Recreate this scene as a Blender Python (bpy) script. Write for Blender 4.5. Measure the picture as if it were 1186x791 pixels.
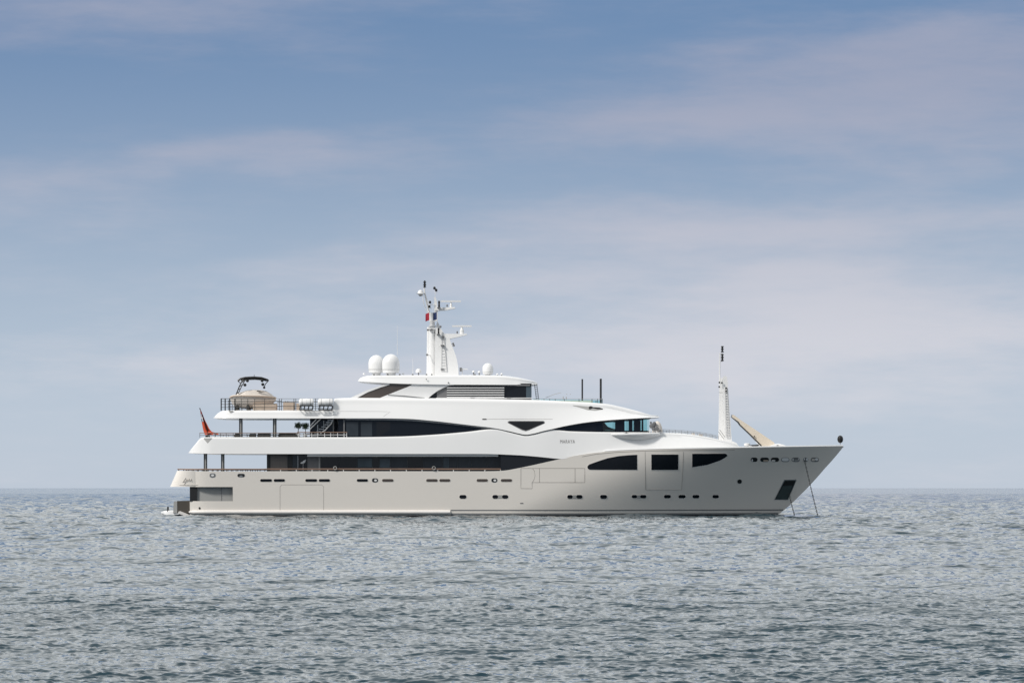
import bpy, math, random
import numpy as np

random.seed(7)
rng = np.random.default_rng(11)
for o in list(bpy.data.objects):
    bpy.data.objects.remove(o)
scene = bpy.context.scene
COL = scene.collection
R = math.radians

# ------------------------------------------------------------------ camera
F = 4448.0            # focal length in photo pixels (135 mm on a 36 mm wide sensor)
CX, HY = 593.0, 565.2 # column of the optical axis, row of the horizon
CD, CH = 312.0, 2.28  # distance of the camera from the yacht's centre line, height over the water
cam = bpy.data.cameras.new('camera')
cam.sensor_width = 36.0
cam.lens = 36.0 * F / 1186.0
cam.shift_y = (HY - 395.5) / 1186.0
cam.clip_start, cam.clip_end = 0.5, 200000.0
camo = bpy.data.objects.new('camera', cam)
COL.objects.link(camo)
camo.location = (0, -CD, CH)
camo.rotation_euler = (R(90), 0, 0)
scene.camera = camo

# ------------------------------------------------------------------ world and sun
SUN_EL, SUN_AZ = 41.0, 234.0       # azimuth clockwise from +Y: behind the camera, towards the stern
world = bpy.data.worlds.new('World')
scene.world = world
world.use_nodes = True
wn, wl = world.node_tree.nodes, world.node_tree.links
wn.clear()


def N(kind, **kw):
    n = wn.new(kind)
    for k, v in kw.items():
        setattr(n, k, v)
    return n


def wmath(op, a, b=None, c=None, clamp=False):
    n = wn.new('ShaderNodeMath')
    n.operation = op
    n.use_clamp = clamp
    for i, v in enumerate((a, b, c)):
        if v is None:
            continue
        if isinstance(v, (int, float)):
            n.inputs[i].default_value = v
        else:
            wl.new(v, n.inputs[i])
    return n.outputs[0]


def wmix(fac, a, b):
    n = wn.new('ShaderNodeMix')
    n.data_type = 'RGBA'
    for sock, v in ((n.inputs[0], fac), (n.inputs[6], a), (n.inputs[7], b)):
        if isinstance(v, tuple):
            sock.default_value = (*v, 1)
        elif isinstance(v, (int, float)):
            sock.default_value = v
        else:
            wl.new(v, sock)
    return n.outputs[2]


tc = N('ShaderNodeTexCoord')
sep = N('ShaderNodeSeparateXYZ')
wl.new(tc.outputs['Generated'], sep.inputs[0])
dx, dy, dz = sep.outputs
az = wmath('MULTIPLY', wmath('ARCTAN2', dx, dy), 57.2958)     # degrees from north, clockwise
el = wmath('MULTIPLY', wmath('ARCSINE', dz), 57.2958)         # degrees above the horizon
sky = N('ShaderNodeTexSky')
sky.sky_type = 'NISHITA'
sky.sun_disc = False
sky.sun_elevation = R(SUN_EL)
sky.sun_rotation = R(SUN_AZ)
sky.air_density = 1.0
sky.dust_density = 1.2
sky.ozone_density = 2.0

# warped coordinates for the streaky stratus
def cloud_noise(kx, ky, seed, detail=5.0, rough=0.55, lac=2.0):
    cb = N('ShaderNodeCombineXYZ')
    wl.new(wmath('MULTIPLY', az, kx), cb.inputs[0])
    wl.new(wmath('MULTIPLY', el, ky), cb.inputs[1])
    cb.inputs[2].default_value = seed
    nz = N('ShaderNodeTexNoise')
    nz.inputs['Scale'].default_value = 1.0
    nz.inputs['Detail'].default_value = detail
    nz.inputs['Roughness'].default_value = rough
    nz.inputs['Lacunarity'].default_value = lac
    wl.new(cb.outputs[0], nz.inputs['Vector'])
    return nz.outputs[0]


warp = wmath('MULTIPLY', wmath('SUBTRACT', cloud_noise(0.22, 0.55, 3.1, 4.0), 0.5), 1.5)
el_w = wmath('ADD', el, warp)
wisp = cloud_noise(0.36, 1.9, 8.7, 8.0, 0.58)
soft = cloud_noise(0.10, 0.95, 1.3, 3.0, 0.5)


def bank(az0, el0, saz, sel, tilt, amp):
    """a soft streak of stratus: centre azimuth / elevation, extents in degrees, tilt"""
    da = wmath('SUBTRACT', az, az0)
    sel = sel * 1.25
    de = wmath('SUBTRACT', wmath('SUBTRACT', el_w, el0), wmath('MULTIPLY', da, tilt))
    q = wmath('ADD', wmath('POWER', wmath('ABSOLUTE', wmath('DIVIDE', da, saz)), 2.0),
              wmath('POWER', wmath('ABSOLUTE', wmath('DIVIDE', de, sel)), 2.0))
    return wmath('MULTIPLY', wmath('EXPONENT', wmath('MULTIPLY', q, -1.0)), amp)


BANKS = [(-5.6, 6.95, 3.4, 0.42, 0.02, 0.75),
         (-1.0, 7.35, 4.0, 0.22, 0.03, 0.35),
         (5.0, 6.1, 4.4, 0.62, 0.14, 1.0),
         (2.2, 5.3, 2.6, 0.30, 0.10, 0.45),
         (6.8, 5.4, 3.2, 0.45, 0.06, 0.75),
         (2.5, 1.7, 8.0, 0.70, 0.0, 0.55),
         (-4.2, 4.8, 2.9, 0.30, 0.13, 0.80),
         (-8.0, 4.2, 2.2, 0.45, 0.00, 0.45),
         (4.0, 3.95, 4.6, 0.34, 0.04, 0.85),
         (4.8, 2.65, 4.2, 0.75, 0.02, 1.0),
         (-2.5, 3.1, 4.0, 0.40, 0.03, 0.45),
         (-5.5, 1.7, 4.0, 0.35, 0.0, 0.30)]
tot = None
for b in BANKS:
    v = bank(*b)
    tot = v if tot is None else wmath('ADD', tot, v)
fibre = cloud_noise(0.75, 3.6, 21.3, 6.0, 0.62)
dens = wmath('ADD', wmath('MULTIPLY', tot, 0.95),
             wmath('ADD', wmath('MULTIPLY', wmath('SUBTRACT', wisp, 0.5), 1.15),
                   wmath('ADD', wmath('MULTIPLY', wmath('SUBTRACT', soft, 0.5), 0.7),
                         wmath('MULTIPLY', wmath('SUBTRACT', fibre, 0.5), 0.75))))
_mr = N('ShaderNodeMapRange')
_mr.interpolation_type = 'SMOOTHSTEP'
_mr.inputs[1].default_value, _mr.inputs[2].default_value = -0.06, 1.3
wl.new(dens, _mr.inputs[0])
mask_low = _mr.outputs[0]
# the general overcast overhead, out of the picture, which lights sea and ship
over = cloud_noise(0.03, 0.06, 5.5, 6.0, 0.6)
mask_high = wmath('MULTIPLY_ADD', wmath('SUBTRACT', over, 0.5), 1.4, 0.85, clamp=True)


def ramp(v, a, b):
    n = wn.new('ShaderNodeMapRange')
    n.interpolation_type = 'SMOOTHSTEP'
    n.inputs[1].default_value, n.inputs[2].default_value = a, b
    wl.new(v, n.inputs[0])
    return n.outputs[0]


high = ramp(el, 7.4, 9.5)
clear_low = wmix(ramp(el, 0.0, 7.6), (5.2, 6.1, 7.25), (1.42, 2.45, 4.35))
clear_low = wmix(ramp(el, -0.3, 1.9), (5.5, 6.2, 7.2), clear_low)
base = wmix(0.90, sky.outputs[0], clear_low)
base = wmix(high, base, sky.outputs[0])
cloud_low = wmix(ramp(el, 1.2, 6.6), (6.55, 6.65, 7.25), (3.35, 3.75, 5.0))
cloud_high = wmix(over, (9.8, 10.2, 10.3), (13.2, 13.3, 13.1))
low = wmix(mask_low, base, cloud_low)
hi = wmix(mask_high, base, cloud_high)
# unseen overcast dimmed overhead for wave contrast, behind the camera to darken the bow
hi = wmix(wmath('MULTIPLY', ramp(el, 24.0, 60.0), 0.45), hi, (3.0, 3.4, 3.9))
dim_behind = ramp(wmath('MULTIPLY', dy, -1.0), -0.25, 0.75)
hi = wmix(wmath('MULTIPLY', dim_behind, 0.40), hi, (0.5, 0.6, 0.75))
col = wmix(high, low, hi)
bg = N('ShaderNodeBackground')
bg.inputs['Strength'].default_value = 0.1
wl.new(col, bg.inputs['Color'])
wo = N('ShaderNodeOutputWorld')
wl.new(bg.outputs[0], wo.inputs['Surface'])

sun = bpy.data.lights.new('sun', 'SUN')
sun.energy = 3.2
sun.angle = R(10)
sun.color = (1.0, 0.955, 0.89)
suno = bpy.data.objects.new('sun', sun)
COL.objects.link(suno)
sd = (math.sin(R(SUN_AZ)) * math.cos(R(SUN_EL)), math.cos(R(SUN_AZ)) * math.cos(R(SUN_EL)), math.sin(R(SUN_EL)))
import mathutils
suno.rotation_euler = mathutils.Vector(sd).to_track_quat('Z', 'Y').to_euler()
suno.location = (sd[0] * 200, sd[1] * 200, sd[2] * 200)

scene.view_settings.view_transform = 'Standard'
scene.view_settings.look = 'None'
scene.view_settings.exposure = 0.0
scene.view_settings.gamma = 1.0


# ------------------------------------------------------------------ materials
def mat(name, color, rough=0.4, metal=0.0, var=0.05, scale=2.0, coat=0.0, bump=0.0, spec=0.5, stretch=(1, 1, 1), trans=0.0):
    m = bpy.data.materials.new(name)
    m.use_nodes = True
    nt = m.node_tree
    p = nt.nodes['Principled BSDF']
    p.inputs['Roughness'].default_value = rough
    p.inputs['Metallic'].default_value = metal
    p.inputs['Coat Weight'].default_value = coat
    p.inputs['Coat Roughness'].default_value = 0.12
    p.inputs['Specular IOR Level'].default_value = spec
    p.inputs['Transmission Weight'].default_value = trans
    t = nt.nodes.new('ShaderNodeTexCoord')
    mp = nt.nodes.new('ShaderNodeMapping')
    mp.inputs['Scale'].default_value = stretch
    nz = nt.nodes.new('ShaderNodeTexNoise')
    nz.inputs['Scale'].default_value = scale
    nz.inputs['Detail'].default_value = 5
    nt.links.new(t.outputs['Object'], mp.inputs[0])
    nt.links.new(mp.outputs[0], nz.inputs['Vector'])
    mx = nt.nodes.new('ShaderNodeMix')
    mx.data_type = 'RGBA'
    mx.inputs[6].default_value = (*[c * (1 - var) for c in color], 1)
    mx.inputs[7].default_value = (*[min(1, c * (1 + var)) for c in color], 1)
    nt.links.new(nz.outputs[0], mx.inputs[0])
    nt.links.new(mx.outputs[2], p.inputs['Base Color'])
    if bump:
        bp = nt.nodes.new('ShaderNodeBump')
        bp.inputs['Strength'].default_value = bump
        bp.inputs['Distance'].default_value = 0.02
        nt.links.new(nz.outputs[0], bp.inputs['Height'])
        nt.links.new(bp.outputs[0], p.inputs['Normal'])
    return m


M = {}
M['white'] = mat('white_gelcoat', (0.80, 0.80, 0.80), 0.32, var=0.02, scale=0.5, coat=0.25)
M['white_gear'] = mat('white_painted_metal', (0.78, 0.78, 0.78), 0.4, var=0.03)
M['hull'] = mat('warm_grey_hull_paint', (0.73, 0.69, 0.64), 0.30, var=0.03, scale=0.35, coat=0.35, stretch=(0.4, 1, 1.6))
M['rail_white'] = mat('pale_rubbing_strake', (0.74, 0.71, 0.68), 0.45, var=0.05)
M['glass'] = mat('dark_tinted_glass', (0.007, 0.0085, 0.012), 0.06, var=0.25, scale=0.8, spec=0.3)
M['glass_grey'] = mat('grey_tinted_glass', (0.034, 0.042, 0.052), 0.08, var=0.5, scale=0.7, spec=0.2)
M['glass_blue'] = mat('bluish_glass_and_reflection', (0.065, 0.09, 0.11), 0.08, var=0.5, scale=0.9, spec=0.2)
M['smoke'] = mat('smoked_screen', (0.075, 0.062, 0.055), 0.25, var=0.25, scale=0.4)
M['dark'] = mat('black_paint', (0.012, 0.012, 0.013), 0.45, var=0.2)
M['pillar'] = mat('bronze_grey_pillar', (0.07, 0.072, 0.072), 0.3, metal=0.4, var=0.2)
M['steel'] = mat('stainless_steel', (0.42, 0.42, 0.42), 0.3, metal=0.8, var=0.1)
M['groove'] = mat('seam_shadow_gap', (0.24, 0.22, 0.20), 0.8, var=0.1)
M['wood'] = mat('varnished_teak', (0.23, 0.145, 0.105), 0.45, var=0.3, scale=6, stretch=(0.3, 1, 1))
M['brown'] = mat('brown_slatted_panel', (0.15, 0.135, 0.126), 0.5, var=0.3, scale=4, stretch=(2, 1, 0.2))
M['grey'] = mat('grey_panel', (0.36, 0.36, 0.35), 0.5, var=0.10, scale=1.2)
M['midgrey'] = mat('mid_grey_panel', (0.17, 0.17, 0.175), 0.5, var=0.10, scale=1.2)
M['taupe'] = mat('taupe_transom', (0.062, 0.054, 0.045), 0.6, var=0.15)
M['beige'] = mat('beige_cover', (0.64, 0.57, 0.475), 0.75, var=0.08, scale=3, bump=0.2)
M['tube'] = mat('beige_boat_tube', (0.68, 0.625, 0.57), 0.6, var=0.06)
M['cushion'] = mat('cushion_fabric', (0.52, 0.42, 0.34), 0.85, var=0.12, scale=5, bump=0.2)
M['dark_seat'] = mat('dark_wicker', (0.035, 0.033, 0.03), 0.8, var=0.3, scale=9)
M['antifoul'] = mat('dark_antifouling', (0.018, 0.02, 0.024), 0.5, var=0.2)
M['stripe'] = mat('grey_boot_stripe', (0.17, 0.175, 0.18), 0.35, var=0.1)
M['chain'] = mat('galvanised_chain', (0.07, 0.07, 0.07), 0.55, metal=0.5, var=0.3, scale=20)
M['red'] = mat('red_cloth', (0.52, 0.075, 0.03), 0.85, var=0.25, scale=6)
M['navy'] = mat('navy_cloth', (0.025, 0.045, 0.13), 0.85, var=0.2, scale=6)
M['white_cloth'] = mat('white_cloth', (0.72, 0.72, 0.72), 0.85, var=0.06, scale=6)
M['fr_red'] = mat('crimson_cloth', (0.36, 0.02, 0.04), 0.85, var=0.2, scale=6)
M['leaf'] = mat('dark_leaf', (0.028, 0.055, 0.022), 0.6, var=0.45, scale=12)
M['bark'] = mat('bark', (0.12, 0.09, 0.065), 0.8, var=0.3, scale=12)
M['ladder'] = mat('pale_ladder_paint', (0.58, 0.58, 0.58), 0.45)
M['letter'] = mat('grey_lettering', (0.30, 0.285, 0.28), 0.4, var=0.1)
M['letter_pale'] = mat('pale_lettering', (0.63, 0.595, 0.55), 0.4, var=0.1)
M['clear'] = bpy.data.materials.new('clear_aqua_glass')
M['clear'].use_nodes = True
_nt = M['clear'].node_tree
_nt.nodes.clear()
_o = _nt.nodes.new('ShaderNodeOutputMaterial')
_mx = _nt.nodes.new('ShaderNodeMixShader')
_t = _nt.nodes.new('ShaderNodeBsdfTransparent')
_t.inputs[0].default_value = (0.62, 0.86, 0.87, 1)
_g = _nt.nodes.new('ShaderNodeBsdfGlossy')
_g.inputs['Roughness'].default_value = 0.04
_f = _nt.nodes.new('ShaderNodeFresnel')
_f.inputs[0].default_value = 1.5
_nt.links.new(_f.outputs[0], _mx.inputs[0])
_nt.links.new(_t.outputs[0], _mx.inputs[1])
_nt.links.new(_g.outputs[0], _mx.inputs[2])
_nt.links.new(_mx.outputs[0], _o.inputs[0])


# ------------------------------------------------------------------ building helpers
def P(px, py, Y=-4.7):
    """metres for a photo pixel measured on the plane Y"""
    d = CD + Y
    return np.array([(px - CX) / F * d, Y, CH + (HY - py) / F * d])


PXM = (CD - 4.7) / F      # metres per photo pixel on the near side


def pchip(xs, ys):
    xs, ys = np.asarray(xs, float), np.asarray(ys, float)
    h = np.diff(xs)
    d = np.diff(ys) / h
    m = np.zeros_like(xs)
    m[0], m[-1] = d[0], d[-1]
    for i in range(1, len(xs) - 1):
        if d[i - 1] * d[i] > 0:
            w1, w2 = 2 * h[i] + h[i - 1], h[i] + 2 * h[i - 1]
            m[i] = (w1 + w2) / (w1 / d[i - 1] + w2 / d[i])

    def f(x):
        x = np.clip(x, xs[0], xs[-1])
        i = np.clip(np.searchsorted(xs, x) - 1, 0, len(xs) - 2)
        t = (x - xs[i]) / h[i]
        return ((1 + 2 * t) * (1 - t) ** 2 * ys[i] + t * (1 - t) ** 2 * h[i] * m[i]
                + t * t * (3 - 2 * t) * ys[i + 1] + t * t * (t - 1) * h[i] * m[i + 1])
    return f


def curve(pts, smooth=True):
    a = np.array(pts, float)
    if smooth:
        return pchip(a[:, 0], a[:, 1])
    return lambda x: np.interp(x, a[:, 0], a[:, 1])


def tag(o, label=None, cat=None, group=None, kind=None):
    for k, v in (('label', label), ('category', cat), ('group', group), ('kind', kind)):
        if v:
            o[k] = v
    return o


def empty(name, loc, label=None, cat=None, group=None):
    o = bpy.data.objects.new(name, None)
    o.empty_display_size = 0.3
    COL.objects.link(o)
    o.location = tuple(loc)
    return tag(o, label, cat, group)


ORIGIN = {}


class MB:
    def __init__(self):
        self.v, self.f, self.mi = [], [], []

    def add(self, verts, faces, mi=0):
        o = len(self.v)
        self.v += [tuple(float(c) for c in p) for p in verts]
        self.f += [tuple(o + i for i in f) for f in faces]
        self.mi += [mi] * len(faces)
        return self

    def box(self, x0, x1, y0, y1, z0, z1, mi=0):
        x0, x1 = sorted((x0, x1)); y0, y1 = sorted((y0, y1)); z0, z1 = sorted((z0, z1))
        v = [(x, y, z) for x in (x0, x1) for y in (y0, y1) for z in (z0, z1)]
        return self.add(v, [(0, 1, 3, 2), (4, 6, 7, 5), (0, 4, 5, 1), (2, 3, 7, 6), (0, 2, 6, 4), (1, 5, 7, 3)], mi)

    def prism(self, poly, y0, y1, mi=0):
        """poly: list of (x, z); extruded along Y"""
        n = len(poly)
        area = sum(poly[i][0] * poly[(i + 1) % n][1] - poly[(i + 1) % n][0] * poly[i][1] for i in range(n))
        if area < 0:
            poly = poly[::-1]
        y0, y1 = sorted((y0, y1))
        v = [(x, y0, z) for x, z in poly] + [(x, y1, z) for x, z in poly]
        f = [tuple(range(n)), tuple(range(2 * n - 1, n - 1, -1))]
        f += [(i, i + n, (i + 1) % n + n, (i + 1) % n) for i in range(n)]
        return self.add(v, f, mi)

    def pprism(self, pts, Y, th, mi=0):
        """pts in photo pixels on plane Y, thickness th going inward (+Y)"""
        return self.prism([(P(x, y, Y)[0], P(x, y, Y)[2]) for x, y in pts], Y, Y + th, mi)

    def tube(self, pts, r, n=6, mi=0, closed=False):
        pts = [np.array(p, float) for p in pts]
        m = len(pts)
        rs = r if hasattr(r, '__len__') else [r] * m
        o = []
        prev = None
        for i, p in enumerate(pts):
            a = pts[max(0, i - 1)] if not closed else pts[i - 1]
            b = pts[min(m - 1, i + 1)] if not closed else pts[(i + 1) % m]
            t = b - a
            t = t / (np.linalg.norm(t) + 1e-9)
            u = np.cross(t, (0, 0, 1) if abs(t[2]) < 0.95 else (0, 1, 0))
            u /= np.linalg.norm(u)
            w = np.cross(u, t)
            if prev is not None and np.dot(u, prev) < 0:
                u, w = -u, -w
            prev = u
            o += [p + rs[i] * (math.cos(k * 2 * math.pi / n) * u + math.sin(k * 2 * math.pi / n) * w) for k in range(n)]
        f = []
        for i in range(m if closed else m - 1):
            j = (i + 1) % m
            for k in range(n):
                l = (k + 1) % n
                f.append((i * n + k, j * n + k, j * n + l, i * n + l))
        if not closed:
            f.append(tuple(range(n)))
            f.append(tuple(range(m * n - 1, (m - 1) * n - 1, -1)))
        return self.add(o, f, mi)

    def lathe(self, c, prof, n=24, mi=0, axis='z', sx=1.0, sy=1.0):
        """prof: list of (radius, height)"""
        v, f = [], []
        for r, h in prof:
            for k in range(n):
                a = 2 * math.pi * k / n
                p = (r * math.cos(a) * sx, r * math.sin(a) * sy, h)
                if axis == 'x':
                    p = (p[2], p[0], p[1])
                elif axis == 'y':
                    p = (p[0], p[2], p[1])
                v.append((c[0] + p[0], c[1] + p[1], c[2] + p[2]))
        m = len(prof)
        for i in range(m - 1):
            for k in range(n):
                l = (k + 1) % n
                f.append((i * n + k, i * n + l, (i + 1) * n + l, (i + 1) * n + k))
        f.append(tuple(range(n - 1, -1, -1)))
        f.append(tuple(range((m - 1) * n, m * n)))
        return self.add(v, f, mi)

    def rings(self, rings, cap=True, mi=0):
        n = len(rings[0])
        v = [p for r in rings for p in r]
        f = []
        for i in range(len(rings) - 1):
            for k in range(n):
                l = (k + 1) % n
                f.append((i * n + k, i * n + l, (i + 1) * n + l, (i + 1) * n + k))
        if cap:
            f.append(tuple(range(n - 1, -1, -1)))
            f.append(tuple(range((len(rings) - 1) * n, len(rings) * n)))
        return self.add(v, f, mi)

    def build(self, name, mats, parent=None, smooth=True, angle=32, label=None, origin=None, recalc=True):
        base = np.array(origin if origin is not None else (ORIGIN.get(parent, (0, 0, 0)) if parent else (0, 0, 0)), float)
        me = bpy.data.meshes.new(name)
        me.from_pydata([tuple(np.array(p) - base) for p in self.v], [], self.f)
        if not isinstance(mats, (list, tuple)):
            mats = [mats]
        for m in mats:
            me.materials.append(m)
        if len(mats) > 1:
            me.polygons.foreach_set('material_index', self.mi)
        if recalc:
            import bmesh
            bm = bmesh.new()
            bm.from_mesh(me)
            bmesh.ops.recalc_face_normals(bm, faces=bm.faces)
            bm.to_mesh(me)
            bm.free()
        if smooth:
            me.polygons.foreach_set('use_smooth', [True] * len(me.polygons))
            me.set_sharp_from_angle(angle=R(angle))
        o = bpy.data.objects.new(name, me)
        COL.objects.link(o)
        if parent:
            o.parent = parent
            ORIGIN[o] = tuple(base)
        else:
            o.location = tuple(base)
            ORIGIN[o] = tuple(base)
        if label:
            o['label'] = label
        return o


def thing(name, loc, label, cat, group=None):
    o = empty(name, loc, label, cat, group)
    ORIGIN[o] = tuple(float(c) for c in loc)
    return o


def copy_tree(o, parent=None):
    c = o.copy()
    COL.objects.link(c)
    if parent:
        c.parent = parent
    for ch in list(o.children):
        copy_tree(ch, c)
    return c


class Shell:
    """a symmetric superstructure volume lofted along the ship"""
    def __init__(self, pxs, zt, zb, bb, tum=0.2, r=0.3, camber=0.15, xshift=None, nside=5, drop=0.0):
        self.rows = []
        self.rings = []
        for px in pxs:
            b0 = float(bb(px))
            t = tum(px) if callable(tum) else tum
            b1 = max(0.05, b0 - t)
            pb = P(px, float(zb(px)), -b0)
            pt = P(px, float(zt(px)), -b1)
            zbv, ztv = pb[2] - drop, pt[2]
            if ztv - zbv < 0.02:
                ztv = zbv + 0.02
            x = pb[0]
            rr = min(r, 0.48 * (ztv - zbv), 0.45 * b1)
            half = [(0.0, zbv)]
            for k in range(nside + 1):
                s = k / nside
                half.append((b0 + (b1 - b0) * s, zbv + (ztv - rr - zbv) * s))
            for k in range(1, 6):
                a = k / 5 * math.pi / 2
                half.append((b1 - rr + rr * math.cos(a), ztv - rr + rr * math.sin(a)))
            half.append((0.0, ztv + camber * min(1, b1 / 3.0)))
            ring = [(x, -y, z) for y, z in half] + [(x, y, z) for y, z in half[-2:0:-1]]
            self.rings.append(ring)
            self.rows.append((x, zbv, ztv - rr, b0, b1))
        self.a = np.array(self.rows)

    def y(self, x, z):
        a = self.a
        zb, zt, b0, b1 = [np.interp(x, a[:, 0], a[:, k]) for k in (1, 2, 3, 4)]
        s = np.clip((z - zb) / max(zt - zb, 1e-3), 0, 1)
        return -(b0 + (b1 - b0) * s)

    def build(self, *a, **k):
        return MB().rings(self.rings).build(*a, **k)


def on_surface(surf, px, py):
    Y = -4.6
    for _ in range(6):
        p = P(px, py, Y)
        Y = float(surf(p[0], p[2]))
    return P(px, py, Y)


def patch(mb, surf, top, bot, x0=None, x1=None, off=0.012, deep=0.03, step=2.0, rows=3, smooth=False, mi=0):
    """a panel lying on a hull or shell surface; top and bot are pixel curves y(x)"""
    tf, bf = curve(top, smooth), curve(bot, smooth)
    x0 = max(top[0][0], bot[0][0]) if x0 is None else x0
    x1 = min(top[-1][0], bot[-1][0]) if x1 is None else x1
    xs = sorted(set(list(np.linspace(x0, x1, max(2, int((x1 - x0) / step) + 2)))
                    + [p[0] for p in top + bot if x0 < p[0] < x1]))
    outer, inner = [], []
    for px in xs:
        ty, by = float(tf(px)), float(bf(px))
        if by - ty < 0.05:
            by = ty + 0.05
        for k in range(rows + 1):
            p = on_surface(surf, px, by + (ty - by) * k / rows)
            outer.append((p[0], p[1] - off, p[2]))
            inner.append((p[0], p[1] + deep, p[2]))
    n, m = len(xs), rows + 1
    v = outer + inner
    O = n * m
    f = []
    for i in range(n - 1):
        for k in range(rows):
            a, b, c, d = i * m + k, (i + 1) * m + k, (i + 1) * m + k + 1, i * m + k + 1
            f.append((a, b, c, d))
            f.append((O + a, O + d, O + c, O + b))
        f.append((i * m, O + i * m, O + (i + 1) * m, (i + 1) * m))
        f.append((i * m + rows, (i + 1) * m + rows, O + (i + 1) * m + rows, O + i * m + rows))
    for k in range(rows):
        f.append((k, k + 1, O + k + 1, O + k))
        e = (n - 1) * m
        f.append((e + k, O + e + k, O + e + k + 1, e + k + 1))
    mb.add(v, f, mi)
    return mb


def pill(x0, x1, y0, y1, n=6):
    """top / bottom curves of a rounded slot in pixels"""
    r = min((y1 - y0) / 2, (x1 - x0) / 2)
    c = (y0 + y1) / 2
    hh = (y1 - y0) / 2
    t, b = [], []
    for k in range(n + 1):
        a = k / n * math.pi / 2
        t.append((x0 + r - r * math.cos(a), c - hh * math.sin(a)))
        b.append((x0 + r - r * math.cos(a), c + hh * math.sin(a)))
    for k in range(n + 1):
        a = math.pi / 2 - k / n * math.pi / 2
        t.append((x1 - r + r * math.cos(a) + 1e-4 * (k + 1), c - hh * math.sin(a)))
        b.append((x1 - r + r * math.cos(a) + 1e-4 * (k + 1), c + hh * math.sin(a)))
    return t, b


def rect(x0, x1, y0, y1):
    return [(x0, y0), (x1, y0)], [(x0, y1), (x1, y1)]


def line_on(mb, surf, pts, w=0.035, off=0.012):
    """a seam along pixel points on a surface"""
    q = []
    for (ax, ay), (bx, by) in zip(pts[:-1], pts[1:]):
        k = max(1, int(math.hypot(bx - ax, by - ay) / 4))
        q += [(ax + (bx - ax) * i / k, ay + (by - ay) * i / k) for i in range(k)]
    q.append(pts[-1])
    pp = [on_surface(surf, x, y) + np.array((0, -off + w * 0.4, 0)) for x, y in q]
    mb.tube(pp, w / 2, 4)
    return mb


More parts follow.
